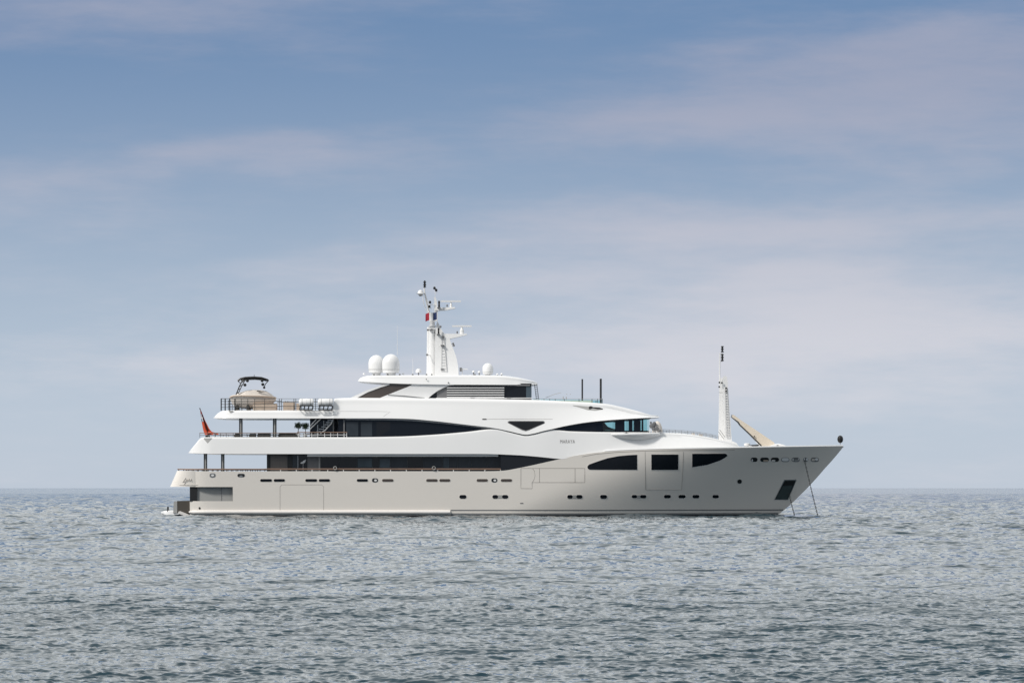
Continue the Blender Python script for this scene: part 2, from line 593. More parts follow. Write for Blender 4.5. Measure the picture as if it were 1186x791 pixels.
# ================================================================== THE SEA
def build_sea():
    az_f = np.linspace(R(-9.8), R(9.8), 830)
    az_l = np.linspace(R(-180), R(-9.8), 40)[:-1]
    az_r = np.linspace(R(9.8), R(180), 40)[1:]
    azs = np.concatenate([az_l, az_f, az_r])
    wgt = np.concatenate([np.zeros(len(az_l)), np.clip((R(9.8) - np.abs(az_f)) / R(0.8), 0, 1), np.zeros(len(az_r))])
    rad = [0.0]
    r = 1.0
    while r < 36:
        rad.append(r)
        r *= 1.09
    r = 36.0
    while r < 1500:
        rad.append(r)
        r *= 1.0006 if r < 85 else 1.0009 if r < 300 else 1.0012 if r < 600 else 1.002
    while r < 90000:
        rad.append(r)
        r *= 1.012
    rad = np.array(rad)
    dr = np.gradient(rad)
    A, Rr = np.meshgrid(azs, rad)
    X = np.sin(A) * Rr
    Y = np.cos(A) * Rr - CD
    f32 = np.float32
    c0, c1 = len(az_l), len(az_l) + len(az_f)
    r0, r1 = int(np.searchsorted(rad, 30.0)), int(np.searchsorted(rad, 3000.0))
    x, y = X[r0:r1, c0:c1].astype(f32), Y[r0:r1, c0:c1].astype(f32)
    w = (wgt[None, c0:c1] * np.clip((Rr[r0:r1, c0:c1] - 30) / 6, 0, 1)).astype(f32)
    drr = dr[r0:r1]
    # gusts: slow change of the sea's roughness from place to place
    g = np.zeros_like(x)
    for k in range(14):
        lam = rng.uniform(4, 24)
        th = rng.uniform(0, math.pi)
        g += np.sin(f32(2 * math.pi / lam) * (x * f32(math.cos(th)) + y * f32(math.sin(th))) + f32(rng.uniform(0, 6.28)))
    g = np.clip(f32(0.98) + f32(0.035) * g, 0.4, 1.7)
    z = np.zeros_like(x)
    ox = np.zeros_like(x)
    oy = np.zeros_like(x)
    n = 150
    for k in range(n):
        lam = 0.075 * (14.0 / 0.075) ** ((k + rng.uniform(0, 1)) / n)
        th = rng.normal(R(252), R(48))
        kk = 2 * math.pi / lam
        s = float(np.interp(math.log(lam), np.log([0.075, 0.1, 0.2, 0.35, 0.6, 1.0, 2.0, 4.0, 9.0, 14.0]), [0.052, 0.060, 0.055, 0.038, 0.025, 0.018, 0.010, 0.0065, 0.006, 0.005]))
        s *= rng.uniform(0.6, 1.3)
        att = np.clip((lam / (2.0 * drr) - 0.65) / 0.6, 0, 1)
        m = int(np.count_nonzero(att > 0))
        last = int(np.max(np.nonzero(att > 0)[0])) + 1 if m else 0
        ph0 = f32(rng.uniform(0, 6.28))
        if not last:
            continue
        if lam > 0.8:      # the wind freshens offshore: the longer waves stand higher there
            att = att * (1 + 1.5 * np.clip((rad[r0:r1] - 90) / 160, 0, 1))
        A2 = att[:last, None].astype(f32) * w[:last] * (g[:last] if lam < 3 else f32(1.0))
        ph = f32(kk * math.cos(th)) * x[:last] + f32(kk * math.sin(th)) * y[:last] + ph0
        a = s / kk
        z[:last] += f32(a) * np.sin(ph) * A2
        c = np.cos(ph) * A2
        ox[:last] += f32(0.75 * a * math.cos(th)) * c
        oy[:last] += f32(0.75 * a * math.sin(th)) * c
    Z = np.zeros_like(X)
    Z[r0:r1, c0:c1] = z
    X[r0:r1, c0:c1] += ox
    Y[r0:r1, c0:c1] += oy
    nr, nc = X.shape
    co = np.stack([X.ravel(), Y.ravel(), Z.ravel()], 1).astype(np.float32)
    i = np.arange(nr - 1)[:, None] * nc
    j = np.arange(nc - 1)[None, :]
    a = (i + j).ravel()
    quads = np.stack([a, a + 1, a + nc + 1, a + nc], 1)[:, ::-1]
    me = bpy.data.meshes.new('sea')
    me.vertices.add(len(co))
    me.vertices.foreach_set('co', co.ravel())
    me.loops.add(quads.size)
    me.loops.foreach_set('vertex_index', quads.astype(np.int32).ravel())
    me.polygons.add(len(quads))
    me.polygons.foreach_set('loop_start', np.arange(0, quads.size, 4, dtype=np.int32))
    me.polygons.foreach_set('loop_total', np.full(len(quads), 4, dtype=np.int32))
    me.polygons.foreach_set('use_smooth', np.ones(len(quads), dtype=bool))
    me.update(calc_edges=True)
    me.validate()
    m = bpy.data.materials.new('sea_water')
    m.use_nodes = True
    nt = m.node_tree
    p = nt.nodes['Principled BSDF']
    p.inputs['Base Color'].default_value = (0.008, 0.030, 0.044, 1)
    p.inputs['Roughness'].default_value = 0.05
    p.inputs['IOR'].default_value = 1.333
    t = nt.nodes.new('ShaderNodeTexCoord')
    hs = None
    for sc, dist, st, seed in ((2.6, 0.012, (1, 0.8, 1), 5), (0.30, 0.95, (1, 0.7, 1), 9), (0.07, 2.6, (1, 0.6, 1), 14)):
        mp = nt.nodes.new('ShaderNodeMapping')
        mp.inputs['Scale'].default_value = st
        mp.inputs['Location'].default_value = (seed, seed, 0)
        nz = nt.nodes.new('ShaderNodeTexNoise')
        nz.inputs['Scale'].default_value = sc
        nz.inputs['Detail'].default_value = 4
        nt.links.new(t.outputs['Object'], mp.inputs[0])
        nt.links.new(mp.outputs[0], nz.inputs['Vector'])
        bp = nt.nodes.new('ShaderNodeBump')
        bp.inputs['Strength'].default_value = 0.75
        bp.inputs['Distance'].default_value = dist
        nt.links.new(nz.outputs[0], bp.inputs['Height'])
        if hs:
            nt.links.new(hs, bp.inputs['Normal'])
        hs = bp.outputs[0]
    nt.links.new(hs, p.inputs['Normal'])
    me.materials.append(m)
    o = bpy.data.objects.new('sea', me)
    COL.objects.link(o)
    tag(o, 'grey-blue choppy sea stretching to a level horizon', 'sea', kind='structure')


build_sea()

# ================================================================== THE YACHT
yacht = thing('yacht', (0, 0, 0), 'large white motor yacht with warm grey hull anchored broadside on the open sea', 'yacht')

# ---- hull surface
stem = curve([(517.2, 977.0), (530, 966.5), (545, 953), (560, 940), (575, 925), (585, 914.5), (598, 898.5), (606, 886), (622, 850)])
_sy = np.linspace(500, 622, 80)
_sz = np.array([P(0, y, 0)[2] for y in _sy])[::-1]
_sx = np.array([P(float(stem(y)), y, 0)[0] for y in _sy])[::-1]


def stem_x(z):
    return np.interp(z, _sz, _sx)


Z_SH = P(0, 517.2, 0)[2]


def hull_b(x, z):
    s = np.clip(z / Z_SH, -0.4, 1.1)
    bm = 4.52 + 0.22 * np.clip(s, -0.4, 1) - 0.25 * np.clip(-s, 0, 1)
    q = np.clip(s, 0, 1) ** 1.35
    L = 22.5 - 6.8 * q
    p = 1.6 + 0.9 * q
    t = np.clip((stem_x(z) - x) / L, 0, 1)
    b = bm * (1 - (1 - t) ** p)
    # rounded quarters at the very stern
    xa = P(220, 590, -4.6)[0]
    k = np.clip((xa + 1.6 - x) / 1.6, 0, 1)
    return np.maximum(b - 0.35 * k ** 2, 0.0)


def hull_y(x, z):
    return -float(hull_b(x, z))


SH_PTS = [(197, 545.6), (560, 545.6), (579, 545.2), (604, 541.3), (615, 539), (640, 533.4), (653, 530.6), (665, 527.8),
          (690, 524.0), (720, 521.8), (770, 520.2), (856, 518.8), (930, 517.6), (977, 517.0)]
_shf = curve(SH_PTS)
_tab = []
for px in np.linspace(197, 977, 400):
    Y = -4.7
    for _ in range(6):
        p = P(px, float(_shf(px)), Y)
        Y = -float(hull_b(p[0], p[2]))
    _tab.append((p[0], p[2]))
_tab = np.array(_tab)


def sheer_z(x):
    return np.interp(x, _tab[:, 0], _tab[:, 1])


XA = P(219.5, 590, -4.5)[0]
ZB = -1.4
za, zb_ = P(0, 580.2, -4.6)[2], P(0, 563.8, -4.6)[2]
zsh = sheer_z(XA + 2)
lev_z = sorted([ZB, -0.7, -0.25, 0.0, 0.2, 0.45, 0.8, za, (za + zb_) / 2, zb_, 2.75, 3.1, 3.4, zsh])
lev = [(z - ZB) / (zsh - ZB) for z in lev_z]
xh0, xh1 = P(221.8, 570, -4.55)[0], P(269.5, 570, -4.7)[0]
xs_ref = stem_x(2.0)
cols = [XA, xh0, xh0 + 0.6, xh0 + 1.2, xh0 + 2.2, xh1] + list(np.linspace(xh1, xs_ref, 120)[1:])
us = [(c - XA) / (xs_ref - XA) for c in cols]
hull_rings = []
for u in us:
    ring_n = []
    wgt = max(0, (u - 0.45) / 0.55) ** 1.6
    for t in lev:
        z = ZB + t * (zsh - ZB)
        for _ in range(8):
            x = XA + (xs_ref - XA) * u + (stem_x(z) - xs_ref) * wgt
            z = ZB + t * (sheer_z(x) - ZB)
        if u == 1.0:
            x = stem_x(z)
        ring_n.append((x, -max(float(hull_b(x, z)), 0.015), z))
    hull_rings.append(ring_n)
mb = MB()
nl = len(lev)
full = []
for rn in hull_rings:
    x, y, z = rn[-1]
    b = -y
    bi = max(b - 0.16, 0.008)
    zd = z - 0.95
    while zd < z - 0.06 and (stem_x(zd) < x + 0.12):
        zd += 0.05
    zd = min(zd, z - 0.04)
    bd = max(min(bi - 0.03, float(hull_b(x, zd)) - 0.10), 0.004)
    inner = [(x, -bi, z), (x, -bd, zd)]
    half = rn + inner
    ring = [(x_, y_, z_) for x_, y_, z_ in half] + [(x_, -y_, z_) for x_, y_, z_ in half[::-1]]
    full.append(ring)
n = len(full[0])
verts = [p for r in full for p in r]
faces = []
i0, i1 = lev_z.index(za), lev_z.index(zb_)
for i in range(len(full) - 1):
    for k in range(n):
        l = (k + 1) % n
        if 0 <= i < 5 and (i0 <= k < i1 or (n - 1 - i1) <= k < (n - 1 - i0)):
            continue
        faces.append((i * n + k, i * n + l, (i + 1) * n + l, (i + 1) * n + k))
faces.append(tuple(range(n - 1, -1, -1)))
mb.add(verts, faces)
hull = mb.build('hull', M['hull'], yacht, angle=40, recalc=False)

# sides of the openings near the stern
mb = MB()
yi = 4.15
mb.box(XA + 0.03, xh1 + 0.1, -yi, yi, za - 0.1, zb_ + 0.1)
rec = mb.build('recess_wall', M['grey'], hull)
mb = MB()
mb.box(XA + 0.012, P(228, 570, -4.4)[0], -4.30, -3.9, za - 0.02, zb_ + 0.02)
mb.build('recess_pillar', M['dark'], hull)
mb = MB()
mb.box(P(256.2, 570, -4.2)[0], P(256.8, 570, -4.2)[0], -4.17, -4.13, za, zb_)
mb.build('recess_seam', M['midgrey'], hull)
# stern bulwark overhanging the beach platform
rings = []
for (ut, ub, bt, bb) in ((205.0, 197.0, 3.35, 3.25), (205.9, 198.2, 3.75, 3.65), (208.2, 201.0, 4.05, 3.97), (212, 206, 4.27, 4.2), (217, 213, 4.40, 4.36), (222.5, 222.5, 4.47, 4.43), (226, 226, 4.46, 4.42)):
    pt, pb = P(ut, 545.0, -bt), P(ub, 563.6, -bb)
    tz, bz = pt[2], pb[2]
    half = [(pb[0], 0, bz)] + [(pb[0] + (pt[0] - pb[0]) * s, -(bb + (bt - bb) * s), bz + (tz - bz) * s) for s in np.linspace(0, 1, 6)]
    half += [(pt[0] + 0.02, -(bt - 0.16), tz), (pt[0] + 0.05, -(bt - 0.18), tz - 0.9), (pt[0] + 0.05, 0, tz - 0.9)]
    rings.append(half + [(x, -y, z) for x, y, z in half[-2:0:-1]])
stern_rings = rings
stern_b = MB().rings(rings).build('stern_bulwark', M['hull'], yacht)


def stern_y(x, z):
    pts = np.array([[r[3][0], -r[3][1]] for r in stern_rings])
    if x > pts[-1, 0]:
        return hull_y(x, z)
    return -float(np.interp(x, pts[:, 0], pts[:, 1])) - 0.03


# transom box and swim platform
mb = MB()
p0, p1 = P(205, 580, -3.9), P(221.5, 594, -3.9)
mb.box(p0[0], p1[0] + 0.3, -3.9, 3.9, p1[2], p0[2])
tr = mb.build('transom', M['taupe'], yacht)
mb = MB()
mb.prism([(P(x, y, -3.92)[0], P(x, y, -3.92)[2]) for x, y in ((201.3, 580.4), (205.2, 580.2), (205.2, 594), (200.5, 594))], -3.92, 3.92)
mb.build('transom_edge', M['grey'], tr)
mb = MB()
rings = []
for px, b, zt, zb in ((186.2, 2.3, 592.8, 594.8), (187.5, 3.0, 592.2, 596.0), (191, 3.5, 591.4, 597.2), (197, 3.8, 591.0, 597.6), (207.5, 3.9, 591.6, 596.8)):
    pt, pb = P(px, zt, -b), P(px, zb, -b)
    half = [(pb[0], 0, pb[2]), (pb[0], -b + .25, pb[2]), (pb[0], -b, pb[2] + 0.1), (pt[0], -b, pt[2] - .04), (pt[0], -b + .04, pt[2]), (pt[0], 0, pt[2])]
    rings.append(half + [(x, -y, z) for x, y, z in half[-2:0:-1]])
mb.rings(rings)
sp = mb.build('swim_platform', M['white'], yacht)
mb = MB()
mb.pprism([(206.5, 592.4), (208.5, 591.7), (219.4, 596.0), (218.6, 597.8), (214, 597.2), (206.5, 594.6)], -4.1, 8.2)
mb.build('boarding_ramp', M['rail_white'], sp)
mb = MB()
q = P(194.5, 588, -3.6)
mb.tube([(q[0], -3.6, q[2] - 0.3), (q[0], -3.6, q[2] + 0.1)], 0.07, 8)
mb.build('cleat', M['dark'], sp)

# rubbing strake along the after half, boot stripes and antifouling
mb = MB()
ps, rr = [], []
for px in np.linspace(219, 521.5, 60):
    p = on_surface(hull_y, px, 593.0)
    ps.append((p[0], p[1] - 0.02, p[2]))
    rr.append(0.165)
rr[0] = 0.08; rr[-1] = 0.15
mb.tube(ps, rr, 12)
mb.build('rubbing_strake', M['rail_white'], hull, angle=60)
mb = MB()
mb.tube([(a, -b, c) for a, b, c in ps], rr, 12)
mb.build('rubbing_strake', M['rail_white'], hull, angle=60)


def hull_strip(name, m, z0, z1, px0, off=0.012, side=-1, xlim=None):
    mb = MB()
    xa = P(px0, 595, -4.5)[0]
    xe = min(stem_x(z0), stem_x(z1)) - 0.02
    xs = np.concatenate([np.linspace(xa, xe - 8, 60), np.linspace(xe - 8, xe, 40)[1:]])
    v, f = [], []
    for x in xs:
        for z in (z0, (z0 + z1) / 2, z1):
            v.append((x, side * (float(hull_b(x, z)) + off), z))
    for i in range(len(xs) - 1):
        for k in range(2):
            f.append((i * 3 + k, (i + 1) * 3 + k, (i + 1) * 3 + k + 1, i * 3 + k + 1))
    k = len(v)
    v += [(x, y - side * (off + 0.03), z) for x, y, z in v]
    for i in range(len(xs) - 1):
        f.append((i * 3, k + i * 3, k + (i + 1) * 3, (i + 1) * 3))
        f.append((i * 3 + 2, (i + 1) * 3 + 2, k + (i + 1) * 3 + 2, k + i * 3 + 2))
    mb.add(v, f)
    return mb.build(name, m, hull, recalc=True)


zz = lambda py: P(0, py, -4.6)[2]
for s in (-1, 1):
    hull_strip('waterline_band', M['antifoul'], -1.2, zz(596.3), 220, 0.010, s)
    hull_strip('boot_stripe', M['stripe'], zz(591.4), zz(590.1), 522, 0.012, s)
    hull_strip('boot_stripe', M['stripe'], zz(596.3) + 0.004, zz(594.2), 522, 0.012, s)


def hull_part(name, m, top, bot, off=0.014, parent=None, smooth=False, surf=hull_y, **k):
    return patch(MB(), surf, top, bot, off=off, smooth=smooth, **k).build(name, m, parent or hull)


def grow(tb, d):
    t, b = tb
    c = (t[0][0] + t[-1][0]) / 2
    h = (t[-1][0] - t[0][0]) / 2
    s = (h + d) / h
    return ([(c + (x - c) * s, y - d) for x, y in t], [(c + (x - c) * s, y + d) for x, y in b])


def slot(name, x0, x1, y0, y1, m='glass', frame='rail_white', d=0.55, surf=hull_y, parent=None):
    tb = pill(x0, x1, y0, y1)
    fr = hull_part(name, M[frame], *grow(tb, d), off=0.012, surf=surf, parent=parent)
    hull_part('pane', M[m], *tb, off=0.020, parent=fr, surf=surf)
    return fr


# long slots under the bulwark
for i, (x0, x1) in enumerate(((301.3, 315), (317, 330), (353.6, 367.3), (369.2, 382.2), (413.2, 426.2), (442.5, 455.7),
                              (493.6, 506.8), (508.8, 521.5), (552, 565), (580, 593))):
    slot('freeing_port', x0, x1, 554.6, 557.7, 'glass' if i < 5 else 'smoke', 'hull', 0.4)
for x0, x1 in ((431, 437.7), (569.3, 575.8)):
    fr = slot('fairlead', x0, x1, 553.9, 558.2, 'dark', 'steel', 0.3)
    hull_part('roller', M['white_gear'], *pill(x0 + 2.3, x1 - 1.2, 555, 557.2), off=0.035, parent=fr)
fr = slot('fairlead', 243.2, 249.2, 548.3, 552.3, 'midgrey', 'steel', 0.5)
hull_part('roller', M['white_gear'], *pill(244.6, 247.8, 549.2, 551.4), off=0.035, parent=fr)
fr = slot('fairlead', 275.2, 283.3, 548.6, 552.2, 'dark', 'steel', 0.3)
hull_part('roller', M['steel'], *pill(277.4, 281, 550.4, 552.0), off=0.035, parent=fr)
# portholes
for x0, x1 in ((532, 540.2), (570.2, 577.0), (581.4, 588.6), (657, 663.4), (667.4, 674.6), (695, 703), (731.6, 738.0), (741.4, 748.6),
               (769, 777), (785.7, 794), (802, 810), (825.2, 832.6)):
    slot('porthole', x0, x1, 573.0, 577.3 if x0 < 700 else 576.8, 'glass', 'rail_white', 0.45)
for x0, x1 in ((576.8, 581.6), (663.2, 667.6), (737.8, 741.6)):
    hull_part('porthole_link', M['grey'], *rect(x0, x1, 573.2, 576.9), off=0.024)
slot('porthole', 854.2, 859.0, 555.2, 559.8, 'dark', 'steel', 0.3)
hull_part('drain_outlet', M['midgrey'], *rect(602.4, 606, 582.0, 583.1), off=0.02)
hull_part('drain_outlet', M['dark'], *pill(230, 232.2, 587.0, 589.8), off=0.02)

# big hull windows
wt = [(680.3, 540.4), (680.7, 539.4), (682.3, 537.8), (691, 534.6), (703.8, 530.4), (716.5, 528.0), (729, 526.9), (738, 526.5)]
wb = [(680.3, 541.2), (680.9, 542.6), (682.4, 543.6), (684.5, 543.9), (738, 543.9)]


def hull_window(t, b, gap=0.5):
    fr = hull_part('hull_window', M['rail_white'], *grow((t, b), gap), off=0.012)
    hull_part('pane', M['glass'], t, b, off=0.022, parent=fr)


hull_window(wt, wb)
hull_window(*rect(754.4, 785.6, 526.2, 544.0))
hull_window([(801.7, 525.4), (838, 525.2), (840.6, 525.4), (842, 526.4), (842.5, 527.6)],
            [(801.7, 541.0), (819.3, 538.2), (833.7, 533.4), (839.7, 530.0), (842.5, 528.0)])

# shell doors: seams in the hull side
def seams(name, lines, surf=hull_y, w=0.03, parent=None, m='groove'):
    mb = MB()
    for l in lines:
        line_on(mb, surf, l, w)
    return mb.build(name, M[m], parent or hull)


seams('shell_door', [[(324.3, 594), (324.3, 563.5), (326.5, 561.2), (372.6, 561.2), (374.8, 563.5), (374.8, 594)]], w=0.022)
seams('shell_door', [[(603.3, 542.2), (603.3, 565.6), (616.3, 565.6), (616.3, 558.6)]], w=0.04)
seams('folding_balcony', [[(603.3, 542.2), (677.3, 542.2), (677.3, 558.6), (616.3, 558.6), (618.6, 555), (619.7, 550), (618.8, 545), (616.8, 542.2)],
                          [(624.8, 542.2), (624.8, 558.6)], [(666, 542.2), (666, 558.6)]], w=0.035)
seams('shell_door', [[(747.2, 523.2), (747.6, 566.8), (789.5, 567.0), (791.6, 523.2)]], w=0.035)
seams('sheer_seam', [[(674, 528.8), (690, 525.8), (716, 523.4), (750, 522.0), (800, 521.3), (851, 520.6)]], w=0.045)

# openings in the bow bulwark, each with the fittings seen in it
for x0, x1, ins in ((869.6, 877.3, [(870.4, 872.0, 531.4, 534.4, 'white_gear')]),
                    (880.6, 890.5, [(884.0, 889.8, 532.6, 534.2, 'cushion')]),
                    (893, 902.2, [(893.8, 898, 532.4, 534.4, 'rail_white')]),
                    (905, 914, [(905.4, 913.6, 530.2, 534.0, 'white_gear')]),
                    (917, 926.2, [(917.6, 919.4, 530.6, 534.0, 'rail_white'), (920, 925.6, 532.3, 534.0, 'grey'), (924.2, 925.8, 530.4, 532.3, 'rail_white')]),
                    (930.4, 936.0, [(930.9, 932.4, 530.3, 534, 'white_gear'), (933.6, 935.7, 530.1, 533.8, 'white_gear')]),
                    (939.3, 948.3, [(940, 944, 531.2, 533.8, 'tube'), (944, 947.6, 530.4, 533.4, 'white_gear')])):
    fr = slot('mooring_port', x0, x1, 529.8, 534.6, 'dark' if x0 < 900 else 'midgrey', 'grey', 0.2)
    for a, b, c, d, m in ins:
        hull_part('mooring_fitting', M[m], *pill(a, b, c, d, 3), off=0.05, deep=0.05, parent=fr)
# anchor pocket
pt = [(898.0, 577.4), (909.0, 556.6), (921.2, 556.4)]
pb = [(898.0, 577.9), (912.3, 577.9), (921.2, 557.6)]
fr = hull_part('anchor_pocket', M['steel'], [(897.0, 578.2), (908.4, 555.4), (922.4, 555.2)], [(897.0, 578.7), (912.8, 578.7), (922.4, 556.4)], off=0.012)
hull_part('pocket_recess', M['dark'], pt, pb, off=0.022, parent=fr)
hull_part('stowed_anchor', mat('weathered_anchor_steel', (0.045, 0.062, 0.064), 0.5, metal=0.1, var=0.4, scale=3), [(898.6, 577.2), (906.6, 562.4), (917.8, 562.0)], [(898.6, 577.6), (912.0, 577.5), (917.8, 563.4)], off=0.05, parent=fr)

# bow cap rail
for s in (-1, 1):
    mb = MB()
    ps = []
    for px in np.linspace(700, 976, 90):
        p = on_surface(hull_y, px, float(_shf(px)))
        ps.append((p[0], s * max(-p[1] - 0.08, 0.02), p[2] + 0.045))
    mb.tube(ps, 0.085, 6)
    mb.build('bow_cap_rail', M['white'], yacht)

# ---- upper shell (white band of the upper deck running forward into the foredeck)
pxA = np.concatenate([np.linspace(218, 252, 18), np.linspace(254, 560, 60), np.linspace(563, 860, 110)])
ztA = curve([(218, 524.2), (222, 519), (227, 513), (232, 507.4), (236, 506.3), (250, 506.2), (400, 506.2), (460, 505.4), (500, 503.4), (540, 500),
             (573, 496.6), (590, 500.2), (600, 502.6), (609, 504.2), (618, 502.8), (630, 499.6), (641, 497.4), (660, 499.2), (700, 500.2), (750, 500.6), (763, 501),
             (785, 502), (800, 503.2), (816, 505.4), (830, 508.2), (845, 511.8), (853, 514.2), (857, 516.8), (860, 519.5)])
zbA = curve([(218, 524.6), (250, 525.4), (300, 525.6), (555, 525.6), (600, 527), (625, 529), (653, 531.4), (665, 528.6), (690, 525), (720, 523),
             (770, 522), (860, 521.5)])
bA = curve([(218, 3.1), (220, 3.6), (225, 4.1), (233, 4.45), (245, 4.66), (300, 4.72), (600, 4.74), (690, 4.66), (730, 4.5), (760, 4.2), (790, 3.85), (820, 3.35), (845, 2.75), (860, 2.1)])
tumA = curve([(218, 0.05), (240, 0.12), (600, 0.16), (700, 0.28), (760, 0.9), (800, 1.1), (860, 1.0)])
shA = Shell(pxA, ztA, zbA, bA, tum=tumA, r=0.16, camber=0.1)
shellA = shA.build('upper_deck_shell', M['white'], yacht)
# coachroof plinth under the forward shell so that it stands on the foredeck
shP = Shell(np.linspace(648, 858, 60), curve([(648, 528), (690, 521), (770, 518), (858, 517)]), curve([(648, 545), (700, 540), (858, 534)]),
            lambda px: float(bA(px)) - 0.2, tum=0.05, r=0.02, camber=0)
shP.build('coachroof_base', M['white'], yacht)

# ---- main deck house behind the bulwark
shM = Shell(np.concatenate([[309, 309.4], np.linspace(312, 582, 40)]), lambda px: 525.0, lambda px: 561.0, lambda px: 3.72, tum=0.0, r=0.02, camber=0)
houseM = shM.build('main_deck_house', M['midgrey'], yacht)


def wall_panel(name, m, x0, x1, y0, y1, Y, parent, th=0.04):
    mb = MB()
    a, b = P(x0, y0, Y), P(x1, y1, Y)
    mb.box(a[0], b[0], Y - th, Y + 0.02, b[2], a[2])
    return mb.build(name, m, parent)


YM = -3.72
wall_panel('corner_post', M['dark'], 309.2, 313.2, 527, 549, YM, houseM)
wall_panel('slatted_screen', M['brown'], 313.4, 332.6, 526.8, 549, YM, houseM)
wall_panel('door_jamb', M['dark'], 333.2, 338.6, 526.8, 549, YM, houseM, 0.05)
wall_panel('sliding_door', M['glass_grey'], 338.8, 344.6, 527, 549, YM, houseM)
wall_panel('door_jamb', M['steel'], 344.8, 345.4, 527, 549, YM, houseM, 0.05)
wall_panel('sliding_door', M['glass'], 345.6, 355.8, 527.2, 549, YM, houseM)
wall_panel('wall_panel', M['midgrey'], 356.2, 368.8, 526.2, 549, YM, houseM, 0.05)
wall_panel('door_jamb', M['grey'], 369.0, 370.9, 526.2, 549, YM, houseM, 0.09)
edges = [371.3, 393, 413, 431.5, 439, 452, 472, 490, 512, 530, 546, 564, 580.5]
kinds = ['glass', 'glass', 'glass_grey', 'glass', 'glass_grey', 'glass_grey', 'glass', 'glass_grey', 'glass_grey', 'glass_grey', 'glass_grey', 'glass_grey']
for a, b, k in zip(edges[:-1], edges[1:], kinds):
    w = wall_panel('window', M[k], a + 0.15, b - 0.15, 528.6, 546.5, YM, houseM)
for a, b, y0, y1 in ((414.5, 431, 531, 541), (440, 451.5, 531.5, 541.5), (513.5, 520, 530, 542)):
    wall_panel('painted_reflection', M['glass_blue'], a, b, y0, y1, YM - 0.045, houseM, 0.008)  # pale blue patches painted on the glass as reflection and see-through light
wall_panel('window_header', mat('pale_grey_header', (0.62, 0.62, 0.62), 0.5), 356.5, 577.0, 525.8, 528.7, YM, houseM, 0.86)
wall_panel('skirting', M['dark'], 371.3, 580.5, 546.7, 550.0, YM, houseM, 0.05)
# white posts seen through the forward windows and the life ring on the rail
# enclosed forward end: one long dark wedge of glass
shF = Shell(np.linspace(580, 657, 30), lambda px: float(zbA(px)) - 1.5, lambda px: float(_shf(px)) + 3.5, lambda px: 4.60, tum=0.0, r=0.01, camber=0)
shF.build('saloon_window', M['glass'], yacht)

zbB = curve([(247, 484.2), (300, 484.4), (385, 484.4), (440, 484.4), (470, 484.9), (500, 487.2), (540, 491.8), (573, 495.9), (590, 499.4), (600, 501.8), (609, 503.4),
             (618, 502), (630, 498.9), (640, 496.7), (655, 493.2), (680, 489), (700, 486.9), (720, 485.4), (750, 483.7), (764, 483.2)])
# ---- upper deck house (dark glass between the two white shells), running forward to the wheelhouse
shU = Shell(np.concatenate([[359, 359.5], np.linspace(364, 694, 60)]), lambda px: float(zbB(px)) - 1.0, lambda px: 507.5,
            curve([(359, 3.4), (388, 3.42), (392, 4.25), (580, 4.40), (640, 4.40), (694, 4.22)]), tum=0.05, r=0.02, camber=0)
houseU = shU.build('upper_deck_house', M['glass'], yacht)
YU = -4.30
for px, wd in ((388.5, 0.42), (398.5, 0.10)):
    mb = MB()
    a = P(px, 485, YU + 0.9 if px < 390 else YU)
    mb.box(a[0] - wd / 2, a[0] + wd / 2, a[1] - 0.05, a[1] + 0.05, P(0, 507, YU)[2], P(0, 484, YU)[2])
    mb.build('door_jamb', M['midgrey'], houseU)
for a, b, k in ((401, 415, 'glass_grey'), (418, 431, 'glass_grey'), (436, 452, 'glass')):
    wall_panel('window', M[k], a, b, 488.5, 505.0, -4.26 - 0.05, houseU, 0.02)
# header strip below the upper shell
shH = Shell(np.linspace(400, 578, 60), curve([(400, 484), (470, 484.6), (500, 487), (540, 491.5), (578, 496.2)]),
            curve([(400, 486.2), (440, 486.4), (470, 487.1), (500, 489.3), (540, 493.4), (575, 496.9), (578, 496.8)]), lambda px: 4.44, tum=0.0, r=0.01, camber=0)
shH.build('window_header', mat('grey_header', (0.34, 0.34, 0.35), 0.5), houseU)

# ---- bridge deck shell (second white volume)
pxB = np.concatenate([np.linspace(247, 262, 10), np.linspace(266, 384.4, 20), [385.4, 386.2, 386.8, 387.6], np.linspace(390, 560, 40), np.linspace(563, 764, 90)])
ztB = curve([(247, 483.8), (252, 478.6), (258, 475.4), (264, 475.0), (384.4, 475.0), (387.2, 461.4), (392, 461.0), (405, 460.6), (500, 461), (616, 462.8), (660, 464.8),
             (700, 467.2), (720, 471), (740, 476.2), (751, 479.6), (754, 480.6), (762, 481.2), (764, 482.6)])
bB = curve([(247, 2.9), (249, 3.5), (254, 4.1), (262, 4.4), (280, 4.55), (400, 4.62), (640, 4.62), (690, 4.45), (720, 4.15), (740, 3.7), (752, 3.2), (760, 2.6), (764, 2.1)])
tumB = curve([(247, 0.05), (260, 0.12), (384, 0.15), (392, 0.45), (600, 0.55), (680, 0.8), (720, 1.0), (764, 0.6)])
shB = Shell(pxB, ztB, zbB, bB, tum=tumB, r=0.35, camber=0.05)
shellB = shB.build('bridge_deck_shell', M['white'], yacht)

